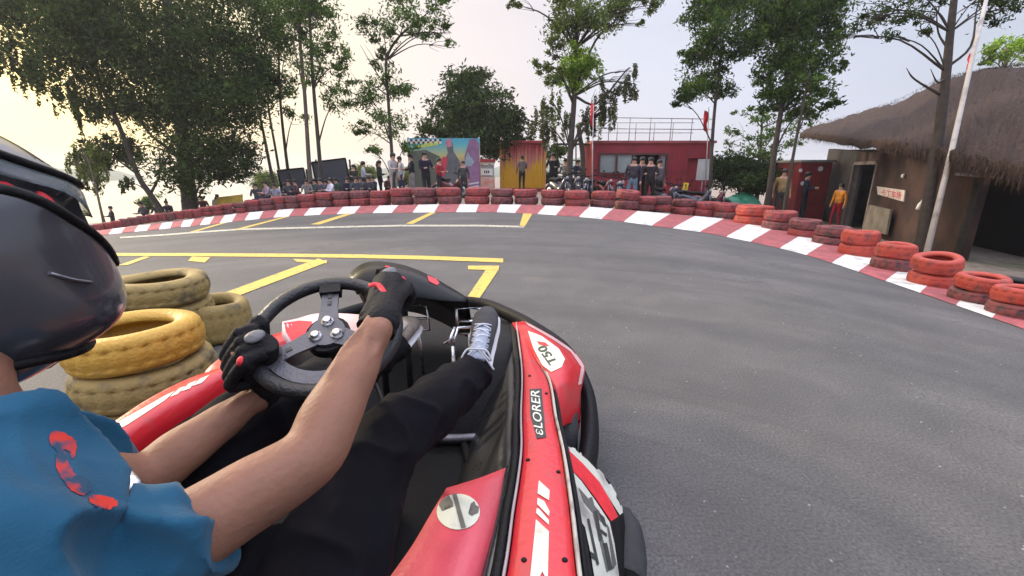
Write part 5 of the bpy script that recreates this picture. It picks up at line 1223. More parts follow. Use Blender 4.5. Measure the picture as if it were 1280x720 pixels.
# front bumper bar wrapping round
P = [Zp(728,612,.14), Zp(737,550,.17), Zp(735,505,.2), Zp(724,467,.27), Zp(705,437,.32), Zp(672,413,.36), Zp(640,395,.38), Zp(600,380,.39)]
fr_y = P[-1].y+.05
P += [Vector((KX, fr_y+.03, .38))]+[Vector((2*KX-p.x, p.y, p.z)) for p in reversed(P)]
mb = MB(); mb.tube(P, [(.035, .06)]*3+[(.03, .04)]*(len(P)-6)+[(.035, .06)]*3, seg=14, sub=6); mb.build('front_bumper', M['black'], kart)
# black front cowl between bumper and pedals
rows = []
for i in range(9):
    u = i/8; x = KX-.42+.84*u+.0; yy = 1.72; arch = 1-(2*u-1)**2
    x = KX-.56+1.12*u; rows.append([Vector((x, yy-.22, .095)), Vector((x, yy-.06, .20)), Vector((x, yy+.03*arch, .32+.05*arch)), Vector((x, yy+.10+.10*arch, .39+.04*arch)), Vector((x, yy+.22+.16*arch, .38+.03*arch)), Vector((x, fr_y-.03, .30))])
mb = MB(); mb.grid(rows, thick=.008); mb.build('front_cowl', M['black'], kart)
# instrument fairing (nassau panel) behind the wheel
up_ = [(436,342),(452,330),(472,326.5),(504,331),(535,343),(560,357),(585,372)]
lo_ = [(446,366),(462,358),(485,361),(507,368),(535,373),(560,376),(582,376)]
tU, tL = 1.62, 1.54
U = catmull([At(x, y, tU) for x, y in up_], [(0, 0)]*7, 4)[0]; Lw = catmull([At(x, y, tL) for x, y in lo_], [(0, 0)]*7, 4)[0]
n_ = len(U); Fr = [u+Vector((.0, .10, -.12)) for u in U]; Fr2 = [u+Vector((0, .22, -.26)) for u in U]
mid = [a.lerp(b, .5)+Vector((0, -.02, .01)) for a, b in zip(U, Lw)]
mb = MB(); mb.grid([Lw, mid, U, Fr, Fr2], thick=.008); nas = mb.build('front_fairing', mat('satin_black_plastic', (.004, .004, .005), .35, bump=.1, bscale=60, spec=.25), kart); nsb = bvh_of([nas])
decal('red_flash', poly2d([(533,342),(543,346),(549,354),(546,357),(536,352)]), ident, nsb, M['decalred'], nas, off=.002)
# supports under fairing
mb = MB(); mb.tube([(KX+.05, 1.62, .12), (KX+.05, 1.60, .62)], .014, seg=8); mb.tube([(KX-.05, 1.62, .12), (KX-.05, 1.60, .62)], .014, seg=8); mb.build('fairing_support', M['black'], kart)
# pale red left front panel visible through the wheel
rows = [[At(353,402,1.75), At(372,398,1.78), At(395,392,1.8), At(430,392,1.8), At(470,396,1.8)], [At(352,418,1.72), At(374,416,1.72), At(398,415,1.72), At(430,413,1.72), At(470,412,1.72)], [At(362,436,1.68), At(378,434,1.68), At(398,436,1.68), At(430,434,1.68), At(470,430,1.68)]]
mb = MB(); mb.grid([catmull(r, [(0, 0)]*5, 4)[0] for r in rows], thick=.03, dirn=(.1, .9, -.3)); lp_ = mb.build('front_left_panel', mat('faded_pink_panel', (.62, .42, .40), .45, var=.1), kart)
decal('red_patch', poly2d([(355,404),(374,401),(390,402),(391,420),(384,431),(366,428),(358,416)]), ident, bvh_of([lp_]), M['decalred'], lp_, off=.002)
# left side pod
A_ = [(306,452,.44),(285,457,.44),(240,472,.44),(190,497,.44),(140,530,.44),(90,565,.44)]; B_ = [(304,463,.42),(290,468,.42),(255,487,.42),(210,513,.42),(170,540,.42),(120,577,.42)]
g1 = grid_px([A_, B_], 5); rows = cross_smooth([[p+Vector((-.05, 0, -.17)) for p in g1[0]], [p+Vector((-.015, 0, -.03)) for p in g1[0]], g1[0], g1[1], [p+Vector((.01, 0, -.15)) for p in g1[1]]], 3)
mb = MB(); mb.grid(rows, thick=.006); lpod = mb.build('side_pod', M['red'], kart); lb = bvh_of([lpod])
for pl in ([(250,474),(262,469),(252,479),(240,483)], [(236,480),(246,476),(237,486),(226,490)], [(224,486),(232,483),(222,493),(212,497)], [(208,494),(219,489),(206,501),(160,531),(138,543),(150,527)]):
    decal('white_stripe', poly2d(pl), ident, lb, M['cream'], lpod, off=.002)
mb = MB(); mb.grid([[p+Vector((.02, 0, -.05)) for p in g1[1]], [p+Vector((.10, .0, -.16)) for p in g1[1]], [p+Vector((.16, .0, -.32)) for p in g1[1]]], thick=.006); mb.build('inner_wall', M['black'], kart)
mb = MB(); mb.tube([g1[1][0]+Vector((.06, -.1, -.05)), Vector((KX-.30, 1.3, .24)), Vector((KX-.32, .9, .24)), Vector((KX-.34, .5, .22))], .018, seg=10, sub=4); mb.build('side_rail', M['black'], kart)
# inner black liner on the right between trousers and pod
ins = [p+Vector((-.03, 0, -.03)) for p in L0]
mb = MB(); mb.grid([ins, [p+Vector((-.05, 0, -.10)) for p in ins], [p+Vector((-.12, 0, -.20)) for p in ins], [p+Vector((-.2, 0, -.31)) for p in ins]], thick=.006); mb.build('inner_wall', mat('scratched_grey_black_plastic', (.014, .015, .018), .3, bump=.3, bscale=30), kart)
# ---------------- wheels
def kwheel(c, r, w_, steer=0):
    prof = [(r*.55, -w_/2), (r*.86, -w_/2), (r*.97, -w_*.40), (r, -w_*.2), (r, w_*.2), (r*.97, w_*.40), (r*.86, w_/2), (r*.55, w_/2), (r*.5, 0)]
    Rm = rz(steer)@ry(PI/2); mb = MB(); mb.lathe(prof, c, rot=Rm, seg=32, closed=True); t = mb.build('wheel', M['rubber'], kart)
    mb = MB(); mb.lathe([(.02, -w_*.3), (r*.3, -w_*.25), (r*.5, -w_*.52), (r*.56, -w_*.52), (r*.56, w_*.52), (r*.5, w_*.52), (r*.3, w_*.25), (.02, w_*.3)], c, rot=Rm, seg=24, closed=True); mb.build('rim', M['alloy'], t)
fz = T(0, 1.5)
kwheel((.19, 1.50, .14), .14, .13, -.12); kwheel((2*KX-.19, 1.50, .14), .14, .13, -.12)
kwheel((.08, .02, .14), .14, .20); kwheel((2*KX-.08, .02, .14), .14, .20)
mb = MB(); mb.tube([(2*KX, .02, .14), (0, .02, .14)], .02, seg=10); mb.build('axle', M['alloy'], kart)
mb = MB(); mb.tube([(2*KX-.10, 1.5, .14), (KX-.26, 1.5, .12), (KX+.26, 1.5, .12), (.10, 1.5, .14)], .016, seg=8); mb.build('axle', M['alloy'], kart)
# ---------------- steering wheel
SWc = At(409, 415, .90); nrm_s = Vector((.08, -.52, .85)).normalized()
SWR = .140; RS = frame(nrm_s, x=Vector((1, 0, 0)))@rz(math.radians(12))
def rimp(a, dr=0, dn=0): return SWc+RS@Vector(((SWR+dr)*math.cos(a), (SWR+dr)*math.sin(a), dn))
mb = MB(); nseg = 64; vs = []; fs = []; sg = 14
for i in range(nseg):
    a = 2*PI*i/nseg
    fl = 1.0
    for k in range(sg):
        an = 2*PI*k/sg; vs.append(rimp(a, .0145*math.cos(an), .0145*math.sin(an)))
for i in range(nseg):
    for k in range(sg):
        i2 = (i+1) % nseg; k2 = (k+1) % sg; fs.append((i*sg+k, i2*sg+k, i2*sg+k2, i*sg+k2))
mb.add(vs, fs, 0, True); swheel = mb.build('steering_wheel', mat('black_leather_grip', (.010, .010, .011), .45, var=.3, vscale=30, bump=.35, bscale=160), kart)
def PL(x, y, z=0): return SWc+RS@Vector((x, y, z))
def plate(poly, th=.006, m=M['alloy'], nm='spoke_plate', z=-.003):
    mb = MB(); mb.prism([PL(x, y, z) for x, y in poly], RS@Vector((0, 0, th)), 0); return mb.build(nm, m, swheel)
plm = mat('anodised_grey_plate', (.085, .085, .095), .45, metal=.5, var=.2, vscale=25, bump=.25, bscale=150)
hubp = [(.036*math.cos(2*PI*i/20), .036*math.sin(2*PI*i/20)) for i in range(20)]
plate(hubp, m=plm, th=.0075, z=-.0035)
for sa in (0, 118, -118):
    c0, s0 = math.cos(math.radians(sa)), math.sin(math.radians(sa))
    def rt(x, y): return (x*c0-y*s0, x*s0+y*c0)
    plate([rt(*p) for p in ((-.022,.022),(-.017,.07),(-.018,.105),(-.024,.142),(.024,.142),(.018,.105),(.017,.07),(.022,.022))], m=plm, nm='spoke')
    for yy in (.078, .098): plate([rt(*p) for p in ((-.004,yy-.006),(.004,yy-.006),(.004,yy+.006),(-.004,yy+.006))], m=M['decalblack'], nm='slot', th=.002, z=.003)
    if sa == 0: plate([rt(*p) for p in ((-.022,.104),(.022,.104),(.022,.148),(-.022,.148))], th=.022, m=M['black'], nm='rim_clamp', z=-.011)
arc = [(.124*math.cos(math.radians(t)), .124*math.sin(math.radians(t))) for t in range(208, 334, 9)]+[(.096*math.cos(math.radians(t)), .096*math.sin(math.radians(t))) for t in range(331, 205, -9)]
plate(arc, m=plm, nm='lower_bar', th=.005, z=-.0025)
for a in (PI/2, PI/2+2*PI/3, PI/2-2*PI/3):
    mb = MB(); mb.lathe([(0, .012), (.007, .012), (.009, .009), (.009, .003), (.013, .003), (.013, 0), (0, 0)], PL(.024*math.cos(a), .024*math.sin(a), .004), rot=RS, seg=14); mb.build('bolt', M['chrome'], swheel)
mb = MB(); mb.tube([PL(0, 0, -.004), PL(0, 0, -.03)], .045, seg=20); mb.tube([PL(0, 0, -.03), PL(0, 0, -.5)], .012, seg=10); mb.build('steering_column', M['black'], swheel)
# pedals
def pedal(p, s):
    mb = MB(); p = Vector(p); c_ = .045
    mb.tube([p+Vector((-c_, 0, 0)), p+Vector((-c_, -.02, .11)), p+Vector((c_, -.02, .11)), p+Vector((c_, 0, 0)), p+Vector((-c_, 0, 0))], .006, seg=8)
    mb.tube([p+Vector((-c_, 0, .05)), p+Vector((c_, 0, .05))], .006, seg=8); mb.tube([p, p+Vector((0, .05, -.22))], .007, seg=8)
    mb.tube([p+Vector((-c_, 0, .0)), p+Vector((-c_-.05, -.03, -.03))], .005, seg=8); mb.build('pedal', M['chrome'], kart)
pr = At(597, 402, 1.62); pedal(pr+Vector((-.035, .03, -.06)), 1); pl_ = At(520, 398, 1.72); pedal(pl_+Vector((0, .03, -.06)), -1)
mb = MB(); mb.tube([At(566, 432, 1.5), At(572, 410, 1.53), At(590, 409, 1.56)], .006, seg=8); mb.tube([At(561, 430, 1.49), At(568, 409, 1.52)], .006, seg=8); mb.tube([At(566, 432, 1.5), At(566, 434, 1.5)+Vector((0, .02, -.3))], .006, seg=8); mb.build('pedal_bracket', M['chrome'], kart)
# steering fastener glints, fuel tank, brake hoses, engine behind the seat
mb = MB(); mb.box((KX, 1.05, .17), (.26, .22, .14), bev=.03); mb.build('fuel_tank', mat('dull_grey_tank', (.06, .065, .07), .5), kart)
mb = MB(); mb.box((KX+.38, .28, .26), (.2, .26, .26), bev=.02)
for k in range(6): mb.box((KX+.38, .28, .16+.035*k), (.23, .29, .008))
mb.build('engine', M['alloy'], kart)
mb = MB(); mb.tube([(KX-.5, -.22, .2), (KX-.3, -.28, .2), (KX+.3, -.28, .2), (KX+.5, -.22, .2)], .035, seg=12, sub=4); mb.build('rear_bumper', M['black'], kart)
mb = MB(); mb.tube([At(470, 480, 1.2), At(478, 500, 1.15), At(486, 530, 1.1), At(500, 560, 1.12)], .006, seg=8, sub=4); mb.build('cable', M['black'], kart)
# ================================================================== driver
Lc = Vector
driver = None
S_R = At(62, 778, .45); E_R = At(386, 572, .60); W_R = At(474, 404, .745)
grR = math.radians(38); grL = math.radians(197)
def ang_for(px, py):
    return min((math.radians(k) for k in range(360)), key=lambda a: (proj(rimp(a))[0]-px)**2+(proj(rimp(a))[1]-py)**2)
grR = ang_for(476, 372); grL = ang_for(322, 445)
GR, GL = rimp(grR), rimp(grL)
S_L = Vector((-.70, .40, .80)); E_L = At(178, 598, .70); 
def hand_frame(a):
    rho = (rimp(a)-SWc).normalized(); tau = nrm_s.cross(rho); return rho, tau, nrm_s
def wrist_for(G_, a, frm):
    rho, tau, n = hand_frame(a); 
    return None
head_c = At(-98, 324, .487)
skin_d = mat('driver_skin', (.205, .096, .060), .6, var=.24, vscale=8, bump=.16, bscale=110, sss=.12, spec=.3)
def arm(mb, S, up, E, fore, W, hand_end, k=1.0, ct=None):
    ue = ct if ct is not None else E
    pts = [S, S.lerp(E, .33), S.lerp(E, .68), E, E.lerp(W, .25), E.lerp(W, .55), E.lerp(W, .82), W, hand_end]
    rad = [(.058, .056), (.052, .052), (.047, .048), (.044, .043), (.046, .042), (.040, .036), (.031, .027), (.0285, .0235), (.036, .018)]
    mb.tube(pts, [(a*k, b*k) for a, b in rad], seg=20, sub=6)
body = MB()
chest = Vector((-.545, .315, .68)); pelvis = Vector((-.50, .20, .34)); neck = Vector((-.61, .41, .925))
fz_ = math.radians(28); fw = Vector((math.sin(fz_), math.cos(fz_), 0)); sdv = Vector((math.cos(fz_), -math.sin(fz_), 0))
body.tube([pelvis, pelvis.lerp(chest, .5)+Vector((0, .0, 0)), chest, chest.lerp(neck, .6), neck], [(.15, .105), (.145, .10), (.155, .10), (.10, .06), (.058, .058)], seg=28, sub=6, up=fw)
body.tube([neck-Vector((0, 0, .06)), neck, head_c+Vector((0, 0, -.07))], [(.065, .065), (.058, .06), (.06, .062)], seg=18, sub=4)
body.ball(head_c, (.075, .095, .11), seg=18)
hrR = hand_frame(grR); hrL = hand_frame(grL)
arm(body, S_R, None, E_R, None, W_R, GR+hrR[2]*.030+hrR[0]*.012)
W_L = At(330, 490, .90)
arm(body, S_L, None, E_L, None, W_L, GL+hrL[2]*.030+hrL[0]*.012, k=.95)
body.tube([S_R, chest+Vector((0, 0, .1)), S_L], [(.05, .05), (.075, .065), (.05, .05)], seg=18, sub=4)
def vein(A, B, off, r, ph):
    d = (B-A).normalized(); up_v = off.normalized(); sd_ = d.cross(up_v); P_ = []
    for k in range(7):
        u = k/6; P_.append(A.lerp(B, u)+up_v*(off.length*(1-.30*u))+sd_*.006*math.sin(u*7+ph))
    body.tube(P_, [r]*7, seg=8, sub=3)
for dx, dz, ph in ((.012, .026, 0), (-.014, .024, 2), (.024, .016, 4)):
    vein(E_R.lerp(W_R, .45), W_R, Vector((dx, -.010, dz)).normalized()*.0375, .0050, ph); vein(E_L.lerp(W_L, .45), W_L, Vector((dx, -.010, dz)).normalized()*.035, .0048, ph+1)
# legs inside the trousers down to the feet
HR, KR, AR = Vector((-.37, .34, .38)), Zp(478, 560, .56), At(595, 462, 1.38)
HL, KL, AL = Vector((-.56, .36, .38)), Vector((-.60, .80, .60)), At(492, 432, 1.46)
for h_, k_, a_ in ((HR, KR, AR), (HL, KL, AL)): body.tube([pelvis, h_, h_.lerp(k_, .5), k_, k_.lerp(a_, .4), a_], [.09, .085, .07, .055, .052, .035], seg=16, sub=5)
footR = At(608, 405, 1.47); footL = At(512, 410, 1.54)
body.tube([AR, AR.lerp(footR, .3), AR.lerp(footR, .5)], [.034, .028, .018], seg=12); body.tube([AL, AL.lerp(footL, .3), AL.lerp(footL, .5)], [.034, .028, .018], seg=12)
driver = remesh(body, 'person', skin_d, None, vox=.0052, smooth=4)
tag(driver, 'kart driver in grey helmet, blue t-shirt, black trousers and red-black gloves gripping the steering wheel', 'person')
# ---- t-shirt
sh = MB(); g_ = .014
sh.tube([pelvis+Vector((0, 0, -.02)), pelvis.lerp(chest, .35), pelvis.lerp(chest, .7), chest, chest.lerp(neck, .45), chest.lerp(neck, .86)], [(.185, .14), (.178, .138), (.182, .135), (.188, .133), (.17, .12), (.092, .092)], seg=36, sub=7, up=fw)
slR = S_R.lerp(E_R, .52); slL = S_L.lerp(At(128, 562, .74), 1.0)
sh.tube([chest+Vector((.02, 0, .10)), S_R+Vector((-.01, 0, .005)), S_R.lerp(slR, .5), slR], [(.10, .10), (.076, .078), (.068, .070), (.066, .068)], seg=28, sub=6)
sh.tube([chest+Vector((-.02, 0, .12)), S_L, S_L.lerp(slL, .6), slL], [(.10, .10), (.072, .074), (.066, .066), (.062, .062)], seg=28, sub=6)
shirt_m = mat('blue_cotton', (.012, .066, .118), .85, col2=(.020, .088, .150), vscale=6, c2amt=.5, bump=.15, bscale=320, sheen=.1, spec=.12)
shirt = remesh(sh, 't_shirt', shirt_m, driver, vox=.006, smooth=3)
# cloth folds: real displacement along the sleeve and torso
me = shirt.data
from mathutils import noise as mn
nrmls = [v.normal.copy() for v in me.vertices]
for v, n in zip(me.vertices, nrmls):
    p = v.co; q = Vector((p.x*5+p.z*3+p.y*2, p.y*10-p.x*5, p.z*5))
    f = 1-abs(mn.noise(q)*1.9); f2 = 1-abs(mn.noise(Vector((p.x*14, p.y*20-p.z*12, p.z*9)))*1.8)
    v.co += n*(.028*max(0, f)**2.2-.011+.0035*max(0, f2)**2)
prt = bvh_of([shirt]); orng = mat('orange_red_print', (.52, .040, .028), .8, col2=(.03, .06, .10), vscale=42, c2amt=.54, spec=.15)
for pl in ([(61,540),(74,538),(92,548),(96,560),(90,566),(78,562),(72,566),(62,556)], [(68,564),(80,562),(84,578),(92,592),(106,604),(112,614),(104,622),(90,616),(80,604),(70,590)], [(88,560),(95,562),(92,575),(86,572)], [(96,594),(106,598),(116,612),(110,618)], [(108,618),(124,619),(144,624),(148,632),(138,637),(122,636),(112,630)]):
    pr_ = round2d(pl, 2); pr_ = ([(x+random.uniform(-.9, .9), y+random.uniform(-.9, .9)) for x, y in pr_[0]], pr_[1]); decal('chest_print', pr_, ident, prt, orng, shirt, off=.0009, cuts=3)
# sleeve hem & collar
rg = MB(); rg.tube([slR.lerp(S_R, .03), slR+(slR-S_R).normalized()*.003], [(.0715, .0735), (.071, .073)], seg=30, cap=False)
# clasp hanging near the elbow
cl = MB(); a0 = At(150, 588, .545); a1 = At(174, 630, .54)
cl.tube([a0, a0.lerp(a1, .5)+Vector((.012, -.01, .008)), a1], [(.009, .004), (.012, .005), (.008, .004)], seg=12, sub=4); cl.build('clip', M['chrome'], driver)
cl = MB(); cl.tube([At(146, 600, .55), At(158, 624, .548), At(176, 638, .545)], [.010, .014, .010], seg=12, sub=3); cl.build('strap', M['black'], driver)
# ---- trousers
tr = MB()
for h_, k_, a_ in ((HR, KR, AR), (HL, KL, AL)):
    tr.tube([pelvis+Vector((0, .02, -.02)), h_, h_.lerp(k_, .5), k_, k_.lerp(a_, .45), a_.lerp(k_, .08), a_.lerp(k_, -.02)], [(.17, .13), (.135, .12), (.105, .095), (.078, .08), (.078, .075), (.062, .06), (.060, .056)], seg=26, sub=6)
tr.tube([Vector((-.47, .28, .36)), Vector((-.47, .52, .40)), Vector((-.46, .72, .42))], [(.15, .09), (.12, .07), (.08, .05)], seg=22, sub=4)
tr.tube([pelvis+Vector((0, 0, -.08)), pelvis, pelvis.lerp(chest, .22)], [(.16, .14), (.178, .145), (.172, .135)], seg=26, sub=3, up=fw)
trousers = remesh(tr, 'trousers', mat('black_trousers', (.0045, .004, .006), .9, var=.3, vscale=5, bump=.4, bscale=18, spec=.12), driver, vox=.007, smooth=3)
me = trousers.data; nrmls = [v.normal.copy() for v in me.vertices]
for v, n in zip(me.vertices, nrmls):
    p = v.co; f = 1-abs(mn.noise(Vector((p.x*8+p.y*4, p.y*9, p.z*14)))*1.9); f2 = 1-abs(mn.noise(Vector((p.x*20, p.y*24, p.z*22)))*1.8)
    v.co += n*(.012*max(0, f)**2-.005+.0015*max(0, f2)**2)
# ---- shoes
def shoe(heel, toe, up, m, tongue, lace=True):
    ax = (toe-heel).normalized(); upv = (Vector(up)-ax*ax.dot(Vector(up))).normalized(); sd_ = ax.cross(upv); Ls = (toe-heel).length
    def q(u, v, w_): return heel+ax*(u*Ls)+sd_*v+upv*w_
    mb = MB(); st = [(-.02, .030, .03), (.1, .034, .036), (.3, .036, .036), (.5, .041, .034), (.7, .046, .028), (.86, .043, .021), (.97, .028, .014), (1.0, .012, .008)]
    mb.tube([q(u, 0, w_*.9) for u, h, w_ in st], [(h, w_) for u, h, w_ in st], seg=20, sub=4, up=upv); o = mb.build('shoe', m, driver)
    mb = MB(); mb.tube([q(-.03, 0, -.006)]+[q(u, 0, -.006) for u, h, w_ in st[1:]]+[q(1.02, 0, -.004)], [(.031, .011)]+[(h+.006, .011) for u, h, w_ in st[1:]]+[(.014, .008)], seg=20, sub=4, up=upv); mb.build('sole', mat('shoe_sole_white', (.62, .60, .60), .6) if 'shoe_sole_white' not in bpy.data.materials else bpy.data.materials['shoe_sole_white'], o)
    mb = MB(); mb.tube([q(.10, 0, .075), q(.3, 0, .068), q(.5, 0, .058), q(.66, 0, .048)], [(.026, .010), (.024, .010), (.024, .010), (.018, .006)], seg=14, sub=4, up=upv); mb.build('tongue', tongue, o)
    if lace:
        mb = MB()
        for k in range(5):
            u = .24+k*.085; s = 1 if k % 2 else -1; hgt = .082-.03*(u)
            mb.tube([q(u, -.028*s, hgt-.012), q(u+.03, 0, hgt), q(u+.055, .028*s, hgt-.012)], .0032, seg=6, sub=3); mb.tube([q(u, .028*s, hgt-.012), q(u+.03, 0, hgt+.003), q(u+.055, -.028*s, hgt-.012)], .0032, seg=6, sub=3)
        for s in (-1, 1): mb.tube([q(.22, 0, .086), q(.18, s*.03, .098), q(.10, s*.045, .08), q(.2, s*.012, .086)], .003, seg=6, sub=5); mb.tube([q(.22, 0, .086), q(.12, s*.03, .075), q(.04, s*.055, .055)], .003, seg=6, sub=5)
        mb.build('laces', mat('pale_laces', (.45, .47, .52), .8), o)
    return o
tg = mat('grey_blue_tongue', (.26, .29, .36), .8, var=.2, vscale=40, bump=.5, bscale=150)
shoe(AR+Vector((.005, -.02, -.03)), At(610, 388, 1.56), Vector((-.05, -.80, .6)), mat('charcoal_suede', (.035, .033, .036), .85, var=.3, vscale=30, bump=.4, bscale=150), tg)
shoe(AL+Vector((0, -.01, -.03)), At(516, 402, 1.62), Vector((-.05, -.7, .7)), mat('tan_grey_suede', (.17, .14, .11), .85, var=.3, vscale=30, bump=.4, bscale=150), mat('tan_tongue', (.26, .23, .19), .8), lace=False)
# ---- gloves
glove_m = mat('black_glove_fabric', (.009, .0085, .010), .8, var=.4, vscale=30, bump=.5, bscale=110, spec=.2)
gred = mat('red_glove_trim', (.55, .012, .025), .65, var=.2, vscale=30, bump=.3, bscale=100)
ggrey = mat('grey_glove_pad', (.10, .10, .11), .6, var=.3, vscale=30, bump=.4, bscale=100)
def glove(a, W, E, flip, ro=0.0):
    G0 = rimp(a); rho, tau, n = hand_frame(a); tau = tau*flip
    mb = MB(); Wd = (W-E).normalized(); cuff = W-Wd*.012
    pm_ = G0+rho*(.022-ro)+n*.034
    kn = G0+rho*(.046-ro*.8)+n*(.014+ro*.3)
    mb.tube([cuff, W+Wd*.01, W.lerp(pm_, .55), pm_], [(.032, .028), (.031, .027), (.034, .027), (.034, .024)], seg=20, sub=6, up=n)
    lw = tau-(W-E).normalized()*tau.dot((W-E).normalized()); lw.normalize()
    for i in range(4):
        ki = kn+tau*((i-1.5)*.0240); mb.tube([W+lw*((i-1.5)*.012)+n*.004, W.lerp(ki, .5)+n*.014, ki+n*.003], [.019, .0185, .0155], seg=12, sub=4); mb.ball(ki+n*.004, .0155, seg=12)
    for i in range(4):
        o_ = tau*((i-1.5)*.0240); ln = (.92, 1.05, 1.0, .82)[i]; r = (.0124, .0126, .012, .011)[i]
        P_ = [pm_+o_*.85, kn+o_*1.0+n*.004, G0+o_*1.03+rho*.050-n*.018*ln, G0+o_*1.02+rho*.026-n*.036*ln, G0+o_-rho*.004-n*.034*ln, G0+o_-rho*.022*ln-n*.018]
        mb.tube(P_, [r*1.15, r*1.12, r*1.05, r, r*.95, r*.8], seg=12, sub=4)
    th = [W.lerp(pm_, .45)-tau*.030, pm_-tau*.048-rho*.004, G0-tau*.050-rho*.012+n*.026, G0-tau*.030-rho*.026+n*.020]
    mb.tube(th, [.015, .0145, .0125, .010], seg=12, sub=4)
    o = remesh(mb, 'glove', glove_m, driver, vox=.0028, smooth=2)
    for i in range(4):
        o_ = tau*((i-1.5)*.0240); k = MB(); k.ball(kn+o_+n*.011+rho*.006, (.0105, .0105, .007), rot=frame(rho+n*.8), seg=10); k.build('knuckle_pad', (gred if (i in (1, 3) and ro < .03) or (i == 3) else glove_m), o)
    k = MB(); k.ball(pm_+n*.020-tau*.0+rho*.008, (.015, .019, .006), rot=frame(n, tau), seg=14); k.build('back_pad', ggrey, o)
    k = MB(); k.tube([cuff-Wd*.004, cuff+Wd*.006], [(.034, .030), (.034, .030)], seg=22, up=n); k.build('cuff', gred if flip < 0 else glove_m, o)
    k = MB(); k.tube([W.lerp(pm_, .30)+n*.022-tau*.038, W.lerp(pm_, .42)+n*.033-tau*.012, W.lerp(pm_, .50)+n*.033+tau*.012, W.lerp(pm_, .40)+n*.022+tau*.038], [(.006, .003)]*4, seg=8, sub=4, up=n); k.build('wrist_band', gred, o)
    return o
glove(grR, W_R, E_R, 1); glove(grL, W_L, E_L, 1, .050)
# ---- helmet: shell, eye port, chin bar
hel = MB(); NU, NV = 96, 72
tilt = rz(math.radians(-27))@rx(math.radians(2))
def smooth01(x): x = max(0, min(1, x)); return x*x*(3-2*x)
def helr(th, ph):
    # th: azimuth from forward, ph: elevation
    ct = math.cos(th); cp = math.cos(ph); sp = math.sin(ph)
    d = Vector((math.sin(th)*cp, ct*cp, sp))
    r = 1/math.sqrt((d.x/.128)**2+(d.y/.155)**2+(d.z/(.166 if d.z > 0 else .172))**2)
    f = smooth01((ct-.15)/.85)
    chin = math.exp(-((math.degrees(ph)+33)/19)**2)*smooth01((ct-.1)/.75); r *= 1+.17*chin
    brow = math.exp(-((math.degrees(ph)-26)/9)**2)*smooth01((ct-.2)/.6); r *= 1+.05*brow
    return d, r
def plo(a): return min(34, -12+.85*max(0, abs(a)-8))
def phi_(a): return min(54, 24+.62*max(0, abs(a)-12))
def port(th, ph):
    a = abs(math.degrees(th)); e = math.degrees(ph)
    if a > 92: return 0
    lo, hi = plo(a), phi_(a)
    m = min((e-lo)/3.5, (hi-e)/3.5, (92-a)/6); return smooth01(m)
vs = []; fs = []; mi = []
for i in range(NV+1):
    ph = -PI/2*.80+(PI/2*1.80)*i/NV
    for j in range(NU):
        th = 2*PI*j/NU; d, r = helr(th, ph); po = port(th, ph); r *= 1-.16*po
        vs.append(head_c+tilt@(d*r))
for i in range(NV):
    for j in range(NU):
        j2 = (j+1) % NU; th = 2*PI*(j+.5)/NU; ph = -PI/2*.80+(PI/2*1.80)*(i+.5)/NV
        th = th if th < PI else th-2*PI
        po = port(th, ph); e = math.degrees(ph); a = abs(math.degrees(th))
        m = 0
        if po > .5: m = 1
        elif e > 44 or (e > 30 and a < 40): m = 0
        if phi_(a)+3 < e < phi_(a)+12 and a < 105: m = 2
        fs.append((i*NU+j, i*NU+j2, (i+1)*NU+j2, (i+1)*NU+j)); mi.append(m)
hel.add(vs, fs, 0, True); hel.m = mi
hs = mat('charcoal_helmet_shell', (.040, .040, .048), .26, col2=(.026, .026, .032), vscale=5, c2amt=.5, bump=.05, bscale=40, coat=.7)
helmet = hel.build('helmet', [hs, mat('dark_eye_port', (.012, .013, .02), .35), mat('pale_grey_helmet_band', (.13, .135, .15), .35, var=.25, vscale=10)], driver)
md = helmet.modifiers.new('t', 'SOLIDIFY'); md.thickness = .008; md.offset = -1
def hp(azd, eld, k=1.0):
    d, r = helr(math.radians(azd), math.radians(eld)); return head_c+tilt@(d*r*k)
rim_ = MB(); rim_.tube([hp(a, plo(a)-1.5, 1.0) for a in range(-88, 89, 8)], .006, seg=8, sub=2); rim_.tube([hp(a, phi_(a)+1.5, 1.0) for a in range(-88, 89, 8)], .005, seg=8, sub=2); rim_.build('port_trim', M['black'], helmet)
vz = MB(); rows = [[hp(a, phi_(a)-1-e, .99) for a in range(-60, 61, 6)] for e in (0, 3, 6, 9, 12)]
vm = bpy.data.materials.new('clear_visor'); vm.use_nodes = True; b_ = vm.node_tree.nodes['Principled BSDF']; b_.inputs['Base Color'].default_value = (.55, .60, .62, 1); b_.inputs['Roughness'].default_value = .06; b_.inputs['Transmission Weight'].default_value = .9; b_.inputs['IOR'].default_value = 1.1
vz.grid(rows, thick=.002, dirn=(0, -1, 0)); vz.build('visor', vm, helmet)
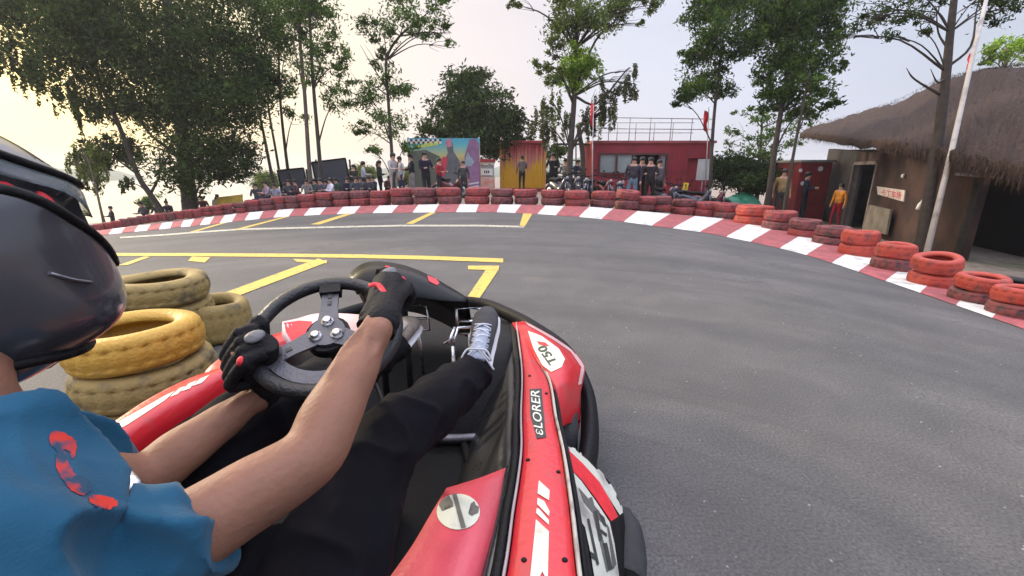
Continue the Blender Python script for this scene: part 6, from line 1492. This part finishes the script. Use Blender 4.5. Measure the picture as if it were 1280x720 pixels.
pv = MB(); c_ = hp(99, 52, 1.0); dv = (c_-head_c).normalized(); pv.lathe([(0, .010), (.016, .010), (.020, .004), (.020, -.01), (0, -.01)], c_, rot=frame(dv), seg=22); pv.build('visor_pivot', M['black'], helmet)
for az, el in ((54, 33), (42, 25)):
    k = MB(); q = hp(az, el, .9); dv = (q-head_c).normalized(); k.ball(q, (.014, .009, .005), rot=frame(dv, Vector((.6, .2, -.8))), seg=12); k.build('red_tab', gred, helmet)
k = MB(); k.tube([hp(62, -8, 1.003), hp(54, -13, 1.003), hp(46, -16, 1.002)], [(.006, .002), (.009, .002), (.004, .002)], seg=8, sub=3); k.build('chin_vent', M['alloy'], helmet)
k = MB(); k.tube([hp(a, -52, 1.01) for a in range(-100, 101, 10)], .007, seg=8, sub=2); k.build('lower_edge', M['black'], helmet)
st = MB(); st.tube([head_c+Vector((.07, .05, -.09)), head_c+Vector((.04, .07, -.15)), head_c+Vector((-.02, .07, -.16)), head_c+Vector((-.07, .05, -.09))], [(.003, .010)]*4, seg=8, sub=4); st.build('chin_strap', M['black'], helmet)
# unused tyre prototypes leave the scene
for k_, v_ in protos.items():
    for o in v_:
        if o.name not in used: bpy.data.objects.remove(o)
# ------------------------------------------------------------------ hazy air
me = bpy.data.meshes.new('haze'); bm = bmesh.new(); bmesh.ops.create_cube(bm, size=1)
for v in bm.verts: v.co = Vector((v.co.x*1500, v.co.y*1400+100, v.co.z*34+5.5))
bm.to_mesh(me); bm.free(); haze = bpy.data.objects.new('haze', me); COL.objects.link(haze); haze['kind'] = 'stuff'
hm_ = bpy.data.materials.new('hazy_air'); hm_.use_nodes = True; N = hm_.node_tree.nodes; L = hm_.node_tree.links; N.clear()
out = N.new('ShaderNodeOutputMaterial'); pv_ = N.new('ShaderNodeVolumePrincipled'); pv_.inputs['Color'].default_value = (.92, .93, .95, 1); pv_.inputs['Density'].default_value = .0009; pv_.inputs['Anisotropy'].default_value = .3
L.new(pv_.outputs[0], out.inputs['Volume']); me.materials.append(hm_)
